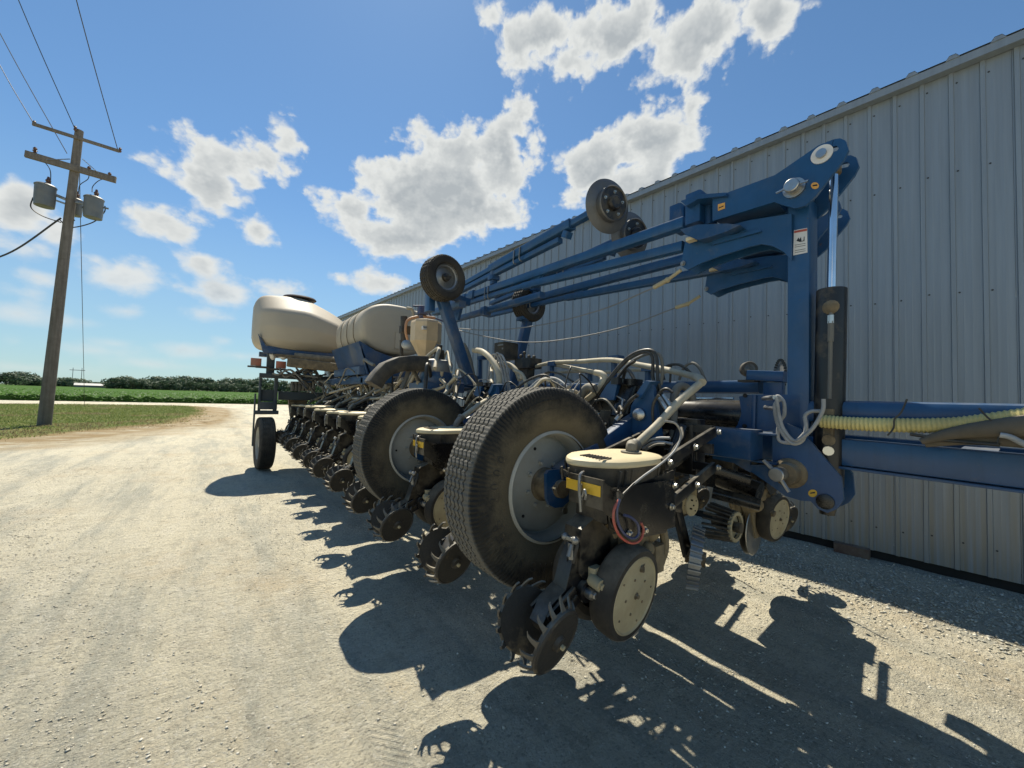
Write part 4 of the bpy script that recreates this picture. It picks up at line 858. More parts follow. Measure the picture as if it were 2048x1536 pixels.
# ---- fold tower
def shift2(before):
    for o in PL.children:
        if o not in before:
            if o.name.split('.')[0] in ('foot_collar','foot_pin','cylinder_pin'): bpy.data.objects.remove(o); continue
            o.location=(0,.17,0)
def tower():
    for k,x in enumerate((2.40,3.06)):
        n_before=set(PL.children)
        part('tower_post','blue_clean',PL,lambda m:m.beam((x+.07,.695,1.2),(x+.07,.695,2.60),.14,.10,up=(0,1,0),r=.012))
        low=[(1545,862),(1560,850),(1574,847),(1600,858),(1639,905),(1682,955),(1687,1000),(1674,1018),(1655,1026),(1636,1018),(1622,1003),(1600,1001),(1571,992),(1535,966),(1500,942),(1500,930),(1545,930)]
        for dx in ((0,.20) if k==0 else ()):
            part('foot_plate','blue_paint',PL,lambda m:m.prism([Q(a,b_,X=2.30)+Vector((x-2.4+dx,0,0)) for a,b_ in low],(.022,0,0)))
        def hd(dx):
            pts=[(1425,396),(1550,350),(1572,335),(1636,291),(1667,278.5),(1663,293.5),(1653,297.5),(1651,302),(1656,306),(1674,301.5),(1678,296),(1673,291),(1664,293.2),(1668,278.2),(1680,276.5),(1691,281),(1697,299),(1688,318),(1632,391),(1611,411),(1590,417),(1560,408),(1548,404),(1425,442)]
            return [Q(a,b_,X=2.33)+Vector((x-2.4+dx,0,0)) for a,b_ in pts]
        for dx in (0,.20): part('head_plate','blue_clean',PL,lambda m:m.prism(hd(dx),(.02,0,0)))
        part('head_web','blue_clean',PL,lambda m:(m.prism([Q(a,b_,X=2.352)+Vector((x-2.4,0,0)) for a,b_ in ((1425,425),(1548,392),(1548,402),(1425,438))],(.18,0,0)),m.prism([Q(a,b_,X=2.352)+Vector((x-2.4,0,0)) for a,b_ in ((1425,398),(1545,353),(1545,358),(1425,404))],(.18,0,0))))
        # slot in the ear
        part('slot','shed_metal',PL,lambda m:m.prism([Q(a,b_,X=2.327)+Vector((x-2.4,0,0)) for a,b_ in ((1654,296),(1672,292),(1677,296),(1674,302),(1660,307),(1652,302))],(-.002,0,0))) if False else None
        # hinge block at the arm side of the head
        part('hinge_block','blue_paint',PL,lambda m:m.box(Q(1400,425,X=x+.05)+Vector((0,0,0)),(.20,.10,.20)))
        part('hinge_plate','blue_paint',PL,lambda m:(m.prism([Q(a,b_,X=2.30)+Vector((x-2.4,0,0)) for a,b_ in ((1361,402),(1396,389),(1452,385),(1452,391),(1396,398),(1372,412))],(.26,0,0)),
            None)); part('hinge_plate','blue_paint',PL,lambda m:(m.prism([Q(a,b_,X=2.30)+Vector((x-2.4,0,0)) for a,b_ in ((1360,459),(1396,449),(1455,447),(1480,450),(1455,462),(1420,474),(1396,480),(1372,470))],(.26,0,0))))
        part('hinge_pin','blue_paint',PL,lambda m:m.cyl(Q(1419,398,X=x+.06),Q(1419,452,X=x+.06),.045,n=20))
        part('pivot_pad','muddy_iron',PL,lambda m:m.cyl(Q(1443,461,X=2.36)+Vector((x-2.4,0,0)),Q(1443,466,X=2.36)+Vector((x-2.4,0,0)),.035,n=16))
        part('wear_pad','cream',PL,lambda m:m.box(Q(1383,479,X=2.34)+Vector((x-2.4,0,0)),(.05,.055,.022)))
        # fixed lower arm with curved gusset
        arm=[(1370,482),(1400,465),(1500,440),(1583,427),(1583,520),(1568,504),(1545,492),(1523,488),(1500,493),(1440,512),(1400,527),(1376,540),(1362,532)]
        off=0 if k==0 else .0
        for dx in (0,.12): part('arm_plate','blue_clean',PL,lambda m:m.prism([Q(a,b_,X=2.38)+Vector((x-2.4+dx,0,0)) for a,b_ in arm],(.015,0,0)))
        part('arm_rib','blue_clean',PL,lambda m:m.prism([Q(a,b_,X=2.377)+Vector((x-2.4,0,0)) for a,b_ in ((1425,483),(1440,476),(1520,460),(1524,464),(1440,487),(1425,491))],(-.012,0,0)))
        part('arm_bolt','galv',PL,lambda m:m.bolt(Q(1366,527,X=2.375)+Vector((x-2.4,0,0)),(-1,0,0),.012))
        # pins
        p=Q(1589,377,X=2.33)+Vector((x-2.4,0,0)); part('head_pin','steel',PL,lambda m:(m.cyl(p+Vector((-.055,0,0)),p+Vector((.25,0,0)),.034,n=24,ch=.004),m.lathe([(.05,0),(.05,-.012)],p,(1,0,0),24),m.tube([p+Vector((-.04,.07,-.01)),p+Vector((-.04,0,0)),p+Vector((-.04,-.07,-.005))],.006,6)))
        p2=Q(1644,309,X=2.33)+Vector((x-2.4,0,0)); part('ear_washer','white_label',PL,lambda m:m.lathe([(.045,-.006),(.045,0),(.02,0)],p2,(1,0,0),24)); part('ear_pin','steel',PL,lambda m:m.cyl(p2+Vector((-.02,0,0)),p2+Vector((.22,0,0)),.022,n=16))
        p3=Q(1580,946,X=2.30)+Vector((x-2.4,0,0)); part('foot_collar','muddy_iron',PL,lambda m:m.lathe([(.075,0),(.072,-.012),(.055,-.02),(.05,-.07),(.04,-.07)],p3,(1,0,0),28))
        part('foot_pin','steel',PL,lambda m:(m.cyl(p3+Vector((-.13,.02,0)),p3+Vector((.2,0,0)),.034,n=24,ch=.004),m.tube([p3+Vector((-.11,.08,.06)),p3+Vector((-.11,.02,0)),p3+Vector((-.11,-.03,-.075))],.009,6)))
        p4=Q(1651,1003,X=2.30)+Vector((x-2.4,0,0)); part('cylinder_pin','black_gloss',PL,lambda m:m.lathe([(.035,0),(.035,-.01),(.022,-.014),(0,-.014)],p4,(1,0,0),20))
        # hydraulic cylinder
        top=Q(1668,340,X=2.45)+Vector((x-2.4,0,0)); bot=Q(1655,1003,X=2.42)+Vector((x-2.4,0,0)); d=(top-bot)
        yb=Q(1664,580,X=2.45).z; q=lambda z:bot+d*((z-bot.z)/d.z)
        if k==1: shift2(n_before); continue
        part('fold_cylinder','black_paint',PL,lambda m:(m.cyl(q(1.12),q(yb),.062,n=32,ch=.003),m.cyl(q(.98),q(1.12),.03,.055,16)))
        part('piston_rod','chrome',PL,lambda m:m.cyl(q(yb),q(2.72),.019,n=20)); part('rod_end','muddy_iron',PL,lambda m:m.cyl(q(2.70),q(2.78),.030,n=14))
        if k==0:
            fy=Vector((-.065,-.015,0))
            part('hydraulic_pipe','hose_grey',PL,lambda m:(m.tube([q(1.98)+fy,q(1.9)+fy,q(1.7)+fy,q(1.55)+fy],.009,8,3),m.cyl(q(1.93)+fy,q(1.83)+fy,.013,n=8)))
            part('fitting','bright_bolt',PL,lambda m:(m.cyl(q(1.96)+fy,q(1.92)+fy,.014,n=6),m.cyl(q(1.3)+fy*1.1,q(1.3)+fy*1.6,.022,n=12)))
            part('port_bracket','muddy_iron',PL,lambda m:(m.beam(q(1.36)+fy,q(1.5)+fy,.03,.04),m.cyl(q(1.35)+fy,q(1.35)+fy*1.5,.026,n=12))); part('port_elbow','muddy_iron',PL,lambda m:m.lathe([(.02,0),(.035,.01),(.02,.02)],q(2.0)+fy*.9,(-1,0,0),14))
    part('foot_cross_tube','muddy_iron',PL,lambda m:m.cyl(Q(1580,946,X=2.35),Q(1580,946,X=2.35)+Vector((.8,0,0)),.045,n=18))
    # loop of hoses hanging from the tower foot
    for pts,x in (([(1560,799),(1549,812),(1556,850),(1580,885),(1604,882),(1612,855),(1610,832),(1622,823),(1640,822)],2.24),([(1647,798),(1645,822),(1625,857),(1600,878),(1585,880),(1567,858),(1558,830),(1553,795)],2.20),([(1552,793),(1558,793),(1568,805),(1569,828),(1562,840),(1556,860),(1560,882),(1590,884),(1617,858)],2.27)):
        hose([Q(a,b_,X=x) for a,b_ in pts],.0085,'hose_white')
    part('hose_fitting','steel',PL,lambda m:(m.cyl(Q(1527,797,X=2.36),Q(1550,795,X=2.25),.012,n=8),m.cyl(Q(1531,815,X=2.36),Q(1552,817,X=2.27),.012,n=8)))
    # stickers
    def plate(pts,x,mt,nm,t=-.002): part(nm,mt,PL,lambda m:m.prism([Q(a,b_,X=x) for a,b_ in pts],(t,0,0)))
    part('warning_label','white_label',PL,lambda m:m.prism([Q(a,b_,X=2.3995) for a,b_ in ((1588,461),(1614.5,456),(1615,505),(1586.5,511))],(-.002,0,0)))
    plate(((1588.5,462),(1614,457.2),(1614,461.5),(1588.5,466.2)),2.397,'red_print','label_header',-.001)
    plate(((1593,482),(1597,475),(1599,479),(1602,474),(1603,482),(1607,481),(1608,473),(1609,473),(1609,482),(1600,484)),2.397,'black_print','label_figure',-.001)
    for yy in (488,492,499,503): plate(((1590,yy+2),(1611,yy-1.8),(1611,yy-1),(1590,yy+2.8)),2.397,'black_print','label_text',-.001)
    plate(((1436,409),(1450,405),(1450,417),(1436,422)),2.3295,'sticker_orange','warning_sticker'); plate(((1438,415),(1447,411),(1447,413),(1438,417)),2.327,'black_print','sticker_print',-.001)
    for (cx,cy,r,x,mt) in ((1630,371.5,8,2.3295,'sticker_orange'),(1625.5,986.5,9,2.2995,'yellow')):
        plate([(cx+r*math.cos(a*PI/8),cy+r*.85*math.sin(a*PI/8)) for a in range(16)],x,mt,'warning_sticker'); plate(((cx-5,cy-1),(cx+4,cy-3),(cx+5,cy),(cx-5,cy+1)),x-.0025,'black_print','sticker_print',-.001)
tower()
# ---- folded marker arms
def markers():
    for k,x in enumerate((2.40,3.02)):
        a0=Q(1371,446,X=2.40)+Vector((x-2.4,0,0)); a1=Q(900,607,X=2.40)+Vector((x-2.4,0,.0)); d=(a1-a0)
        b0=Q(1368,493,X=2.42)+Vector((x-2.4,0,0)); 
        o=part('marker_arm','blue_clean',PL,lambda m:(m.beam(a0,a1,.075,.075),m.beam(b0,a0+d*.52+Vector((0,0,-.085)),.065,.065),m.beam(a0+d*.5+Vector((0,0,-.08)),a1+Vector((0,0,-.07)),.05,.05),
            m.prism([a0+d*.42+Vector((0,0,-.03)),a0+d*.46+Vector((0,0,-.03)),a0+d*.5+Vector((0,0,-.1)),a0+d*.46+Vector((0,0,-.1))],(.01,0,0)),m.beam(a0+d*.44,a0+d*.49+Vector((0,0,-.1)),.02,.08)))
        for tt in (.70,.72): part('u_bolt','galv',o,lambda m:m.tube([a0+d*tt+Vector((-.042,0,.03)),a0+d*tt+Vector((-.045,0,-.09)),a0+d*tt+Vector((-.02,0,-.11))],.007,6))
        part('slide_collar','blue_clean',o,lambda m:m.beam(a0+d*.80,a0+d*.83,.10,.10)); part('slide_collar','blue_clean',o,lambda m:m.beam(a0+d*.86,a0+d*.88,.09,.09))
        e0=Q(1187,424,X=2.40)+Vector((x-2.4,0,0)); e1=Q(905,582,X=2.40)+Vector((x-2.4,0,0)); dd=e1-e0
        o2=part('marker_arm','blue_clean',PL,lambda m:(m.beam(e0,e0+dd*.95,.06,.055),m.beam(e0+dd*.10,e0+dd*.62,.09,.085),m.beam(e0+dd*.16+Vector((0,0,-.09)),e1+Vector((0,0,-.06)),.06,.05),m.beam(e0+dd*.12+Vector((0,0,-.05)),e0+dd*.13+Vector((0,0,-.1)),.08,.06)))
        for tt in (.38,.42): part('u_bolt','galv',o2,lambda m:m.tube([e0+dd*tt+Vector((-.05,0,.03)),e0+dd*tt+Vector((-.055,0,-.09)),e0+dd*tt+Vector((-.02,0,-.11))],.007,6))
        part('support_post','blue_paint',PL,lambda m:(m.beam(e0+dd*.60+Vector((0,0,-.02)),Vector(((e0+dd*.60).x,(e0+dd*.60).y,a1.z+.03)),.07,.06,up=(0,1,0)),m.box(e0+dd*.6+Vector((0,0,-.12)),(.11,.1,.05))))
        # marker disc with hub
        c=e0+Vector((.06,-.12,.03)) if k==0 else e0+Vector((-.06,.02,-.03)); ax=Vector((-.22,-1,-.12)).normalized()
        o3=part('marker_disc','steel',PL,lambda m:m.lathe([(.215,-.035),(.217,-.032),(.19,-.018),(.14,-.004),(.12,.004)],c,ax,56,cap=False)); o3.data.materials[0]=MT['disc_steel']
        part('disc_drum','disc_steel',o3,lambda m:m.lathe([(.135,-.015),(.140,.05),(.132,.058),(.125,.05)],c,ax,48,cap=False))
        part('disc_hub','black_paint',o3,lambda m:(m.lathe([(.127,.045),(.06,.048),(.055,.075),(.045,.085),(0,.085)],c,ax,32,cap=False)))
        def hb(m):
            xx=Vector((0,0,1)); xx=(xx-ax*xx.dot(ax)).normalized(); yy=ax.cross(xx)
            for j in range(5): a=2*PI*j/5; m.bolt(c+ax*.046+(xx*math.cos(a)+yy*math.sin(a))*.09,ax,.008,.014)
        part('bolts','bright_bolt',o3,hb)
    # gauge wheels on the fold-up legs
    for (p,ax,lb) in ((Vector((1.75,3.52,2.70)),Vector((.10,-1,0)),0),(Vector((3.05,3.72,2.70)),Vector((.10,-1,0)),1)):
        tb=tyre_mb(.46,.19,.125,120,4,True,.005); o=tb.build('marker_wheel','rubber',PL,32); o.location=p; o.rotation_euler=(0,0,math.atan2(ax.x,1)*1.0 if lb==0 else .1)
        part('rim','white_label' if False else 'galv',o,lambda m:m.lathe([(.132,-.075),(.128,-.065),(.112,-.055),(.108,-.02),(.06,-.03),(.045,-.045),(.04,-.045)],(0,0,0),(0,1,0),40,cap=False))
        part('hub','black_paint',o,lambda m:(m.lathe([(.045,-.04),(.04,-.07),(.025,-.08),(0,-.08)],(0,0,0),(0,1,0),16,cap=False),m.beam((-.05,-.07,0),(.05,-.07,.01),.02,.02)))
    part('rest_post','blue_paint',PL,lambda m:m.beam((2.16,3.6,1.66),(1.78,3.62,2.56),.11,.09,up=(0,1,0)))
    part('rest_post','blue_paint',PL,lambda m:m.beam((2.74,3.6,1.66),(3.04,3.72,2.50),.11,.09,up=(0,1,0)))
    part('axle_bracket','blue_paint',PL,lambda m:(m.box((1.80,3.64,2.56),(.22,.14,.05)),m.box((1.70,3.7,2.48),(.07,.12,.2)),m.box((3.0,3.72,2.5),(.2,.14,.04)),m.beam((2.15,3.66,2.55),(1.75,3.66,2.60),.05,.08)))
    part('rest_clamp','galv',PL,lambda m:(m.tube([Q(903,594,X=2.2),Q(905,611,X=2.2),Q(912,612,X=2.2),Q(913,600,X=2.2)],.009,6,3)))
    part('latch_arm','blue_paint',PL,lambda m:(m.beam(Q(870,625,X=2.0),Q(925,608,X=2.0),.08,.07),m.prism([Q(a,b_,X=2.1) for a,b_ in ((895,600),(925,600),(915,640),(903,645),(895,630))],(.03,0,0))))
    # end fittings of the slide tubes
    part('slide_end','blue_paint',PL,lambda m:(m.beam(Q(1085,590,X=2.35),Q(905,641,X=2.35),.07,.06),m.beam(Q(975,622,X=2.33),Q(968,624,X=2.33),.1,.1)))
    # steel cables
    for pts,x in (([(1362,540),(1335,560),(1308,575)],2.36),([(1400,592),(1375,608),(1352,615)],2.95)):
        part('cable_end','cream_disc',PL,lambda m:(m.tube([Q(a,b_,X=x) for a,b_ in pts[:2]],.012,8,3),m.cyl(Q(*pts[1],X=x),Q(*pts[2],X=x),.016,n=8),m.ball(Q(*pts[1],X=x),.02,8,6)))
    hose([Q(a,b_,X=x) for (a,b_),x in (((1308,575),2.36),((1200,620),2.36),((1080,650),2.36),((980,660),2.3),((905,656),2.2))],.0055,'cable_grey','steel_cable',6)
    hose([Q(a,b_,X=x) for (a,b_),x in (((1352,615),2.95),((1240,656),2.8),((1120,680),2.6),((1040,684),2.5),((960,671),2.35),((905,657),2.2))],.0055,'cable_grey','steel_cable',6)
markers()
# ---- tanks
def superloft(m,secs,n=40):
    """secs: (y, cx, cz, a, b, power) rounded-rectangle sections along Y"""
    vs=[]
    for (y,cx,cz,a,b_,pw) in secs:
        for i in range(n):
            t=2*PI*i/n; c,s=math.cos(t),math.sin(t); vs.append((cx+a*math.copysign(abs(c)**(2/pw),c),y,cz+b_*math.copysign(abs(s)**(2/pw),s)))
    k=len(secs); m.add(vs,[(j*n+i,j*n+(i+1)%n,(j+1)*n+(i+1)%n,(j+1)*n+i) for j in range(k-1) for i in range(n)]+[tuple(reversed(range(n))),tuple(range((k-1)*n,k*n))])
def tanks():
    cx,cz=2.22,2.55
    def body(m):
        s=[(5.97,cx,cz,.40,.28,2.6),(5.98,cx,cz,.50,.35,2.6),(6.0,cx,cz,.535,.382,2.6),(6.05,cx,cz,.555,.40,2.6),(6.1,cx,cz,.56,.405,2.6)]
        for y in (6.45,6.85,7.25): s+=[(y-.02,cx,cz,.56,.405,2.6),(y,cx,cz,.545,.392,2.6),(y+.02,cx,cz,.56,.405,2.6)]
        s+=[(7.6,cx,cz,.56,.405,2.6),(7.72,cx,cz,.52,.37,2.6),(7.78,cx,cz,.40,.27,2.6)]
        superloft(m,s,48)
    o=part('bulk_tank','tank_plastic',PL,body,50)
    for y in (6.45,6.85,7.25): part('tank_band','muddy_iron',o,lambda m:superloft(m,[(y-.016,cx,cz,.5635,.4085,2.6),(y+.016,cx,cz,.5635,.4085,2.6)],48))
    part('end_recess','tank_plastic',o,lambda m:m.box((cx+.12,5.975,2.37),(.34,.03,.26),r=.03))
    part('tank_neck','tank_plastic',o,lambda m:(m.lathe([(.09,0),(.085,.05),(.06,.06),(0,.06)],(2.55,6.1,2.86),(0,-.3,1),20),))
    # wide tank with chamfered shoulders
    ang=math.radians(-8)
    def wide(m):
        secs=[]
        xs=[(.46,.22,.34),(.50,.40,.46),(.60,.62,.56),(.85,.78,.60),(1.25,.82,.62),(1.6,.80,.555),(1.95,.70,.47),(2.2,.52,.37),(2.3,.36,.27)]
        n=42
        xs=[(x_,hy_*1.04,hz_*1.02) for x_,hy_,hz_ in xs]; nx_=[]
        for i in range(len(xs)-1):
            p0,p1,p2,p3=[xs[min(max(j,0),len(xs)-1)] for j in (i-1,i,i+1,i+2)]
            for t_ in (0,.25,.5,.75): nx_.append(tuple(.5*((2*b1)+(c1-a1)*t_+(2*a1-5*b1+4*c1-d1)*t_*t_+(3*b1-a1-3*c1+d1)*t_**3) for a1,b1,c1,d1 in zip(p0,p1,p2,p3)))
        nx_.append(xs[-1])
        for (x,hy,hz) in nx_:
            cz=2.86-(max(0,.63-hz)*.85 if x>1.3 else 0); prof=[(-hy*.75,cz-hz*.86),(-hy*.92,cz-hz*.62),(-hy,cz-hz*.2),(-hy*.97,cz+hz*.22),(-hy*.90,cz+hz*.36),(-hy*.42,cz+hz*.86),(-hy*.3,cz+hz*.92)]
            pts=prof+[(-y,z) for y,z in reversed(prof)]; rg=[]; q=len(pts)
            for i in range(q):
                a,b_,c=Vector(pts[i-1]),Vector(pts[i]),Vector(pts[(i+1)%q])
                for t_ in (0,.5,1): u=b_.lerp(a,.13*(1-t_)) if t_<.5 else b_.lerp(c,.13*(t_)) if t_>.5 else b_*.92+(a+c)*.04; rg.append((x,9.2+u.x,u.y))
            secs.append(rg)
        vs=sum(secs,[]); k=len(secs); m.add(vs,[(j*n+i,j*n+(i+1)%n,(j+1)*n+(i+1)%n,(j+1)*n+i) for j in range(k-1) for i in range(n)]+[tuple(reversed(range(n))),tuple(range((k-1)*n,k*n))])
    o=part('bulk_tank','tank_plastic',PL,wide,70)
    
    part('tank_lid','lid_dark',o,lambda m:(m.lathe([(.30,0),(.32,.02),(.30,.045),(.05,.06),(0,.06)],(1.25,9.15,3.44),(0,0,1),32),m.box((1.25,9.15,3.51),(.3,.05,.02))))
    # cradles
    part('tank_cradle','blue_paint',PL,lambda m:(m.prism([(1.75,5.90,1.80),(2.85,5.90,1.80),(2.85,5.90,2.04),(2.3,5.90,2.04),(1.85,5.90,2.17),(1.62,5.90,2.29)],(0,.03,0)),m.prism([(1.60,5.90,2.28),(1.60,7.6,2.28),(1.78,7.6,1.80),(1.78,5.90,1.80)],(.02,0,.01)),m.box((2.2,6.8,1.86),(1.1,1.6,.12))))
    part('tank_cradle','blue_paint',PL,lambda m:(m.beam((.62,8.62,2.27),(2.2,8.62,2.27),.12,.10),m.beam((.62,9.6,2.27),(2.2,9.6,2.27),.12,.10),m.prism([(.52,8.6,2.58),(.66,8.6,2.36),(2.2,8.6,2.32),(2.2,8.6,2.22),(.62,8.6,2.22)],(0,.05,0)),m.beam((1.0,8.62,2.25),(1.0,9.6,2.25),.1,.06),m.beam((1.4,8.62,2.2),(1.4,8.62,1.7),.14,.2),m.beam((2.1,8.62,2.2),(2.3,8.4,1.6),.14,.2)))
    part('cradle_beam','muddy_iron',PL,lambda m:(m.beam((1.0,8.3,2.06),(2.3,7.9,1.96),.2,.17),m.beam((.8,8.5,2.19),(2.3,8.2,2.15),.06,.05),m.cyl((1.1,8.3,2.15),(1.9,8.1,2.12),.1,n=14)))
    # inductor hopper
    c=Q(852,672,Y=4.7)
    o=part('inductor_tank','small_tank',PL,lambda m:m.lathe([(.05,-.34),(.07,-.30),(.185,-.10),(.20,-.08),(.20,.16),(.185,.19),(.10,.21),(0,.21)],c,(0,0,1),8,xa=(1,.41,0)),20)
    part('tank_tag','white_label',o,lambda m:m.box(c+Vector((-.105,-.165,.07)),(.05,.05,.045),r=.002))
    me=text_mesh('NSF',.032,.001,'black_print'); l=link('lettering',me,o); l.matrix_local=Matrix.Translation(c+Vector((-.107,-.194,.075)))@Matrix.Rotation(math.radians(-8),4,'Z')@Matrix.Rotation(PI/2,4,'X')
    part('filter','black_plastic',PL,lambda m:(m.cyl(Q(808,690,Y=5),Q(808,633,Y=5),.045,n=14),m.beam(Q(803,680,Y=5),Q(803,735,Y=5),.04,.04),m.box(Q(812,660,Y=5),(.16,.1,.1))))
    for x,y in ((812,690),(871,697)): 
        p=Q(x,y,Y=4.6); o=part('pressure_gauge','steel',PL,lambda m:m.lathe([(.055,0),(.06,-.03),(.05,-.035)],p,(0.3,1,0),20)); part('dial','white_label',o,lambda m:m.cyl(p+Vector((0,-.02,0)),p+Vector((0,-.024,0)),.048,n=20))
    hose([Q(a,b_,Y=4.9) for a,b_ in ((815,680),(811,660),(816,640),(840,633),(870,636))],.018,'hose_orange'); hose([Q(a,b_,Y=5.1) for a,b_ in ((813,616),(825,620),(826,640),(820,660))],.022,'hose_beige')
    hose([Q(a,b_,Y=5.0) for a,b_ in ((826,612),(850,614),(862,632),(880,640),(905,650))],.012,'hose_blue')
    part('ball_valve','hose_blue',PL,lambda m:(m.box(Q(845,622,Y=4.9),(.12,.1,.1)),m.beam(Q(842,630,Y=4.8),Q(842,650,Y=4.8),.05,.03)))
    # vacuum fan and black air duct
    fc=Q(874,738,Y=4.1)
    o=part('vacuum_fan','steel',PL,lambda m:(m.lathe([(.14,-.05),(.17,-.04),(.18,.0),(.18,.06),(.165,.09),(.12,.10),(.10,.11)],fc,(0,0,1),36))); o.active_material=MT['galv']
    part('fan_motor','black_plastic',o,lambda m:(m.cyl(fc+Vector((.02,0,.11)),fc+Vector((.02,0,.22)),.06,n=14),m.cyl(fc+Vector((.02,0,.22)),fc+Vector((.02,0,.28)),.035,n=10),m.box(fc+Vector((0,0,.13)),(.12,.12,.03))))
    part('fan_base','blue_paint',PL,lambda m:(m.lathe([(.17,-.18),(.19,-.10),(.17,-.04)],fc,(0,0,1),28),m.box(fc+Vector((.05,.1,-.22)),(.5,.5,.1))))
    duct=[((850,728),.082),((820,727),.082),((795,729),.08),((772,738),.075),((756,754),.07),((746,770),.075)]
    P_=[Q(a,b_,Y=4.05) for (a,b_),_ in duct]
    def dm(m):
        for i in range(len(P_)-1): m.beam(P_[i],P_[i+1]+(P_[i+1]-P_[i])*.12,.16,duct[i][1]*2+.02,up=(0,0,1) if i<3 else (1,0,.6),r=.02)
    def dm2(m):
        vs=[];n=12
        for i,p in enumerate(P_):
            d=(P_[min(i+1,len(P_)-1)]-P_[max(i-1,0)]).normalized(); s=Vector((0,1,0)); u=d.cross(s).normalized(); h=duct[i][1]
            for (a,b_) in ((.9,1),(1,.85),(1,-.85),(.9,-1),(-.9,-1),(-1,-.85),(-1,.85),(-.9,1)): vs.append(p+s*(a*.10)+u*(b_*h))
        n=8; k=len(P_); m.add(vs,[(j*n+i,j*n+(i+1)%n,(j+1)*n+(i+1)%n,(j+1)*n+i) for j in range(k-1) for i in range(n)]+[tuple(reversed(range(n))),tuple(range((k-1)*n,k*n))])
    part('air_duct','black_plastic',PL,dm2,50)
tanks()
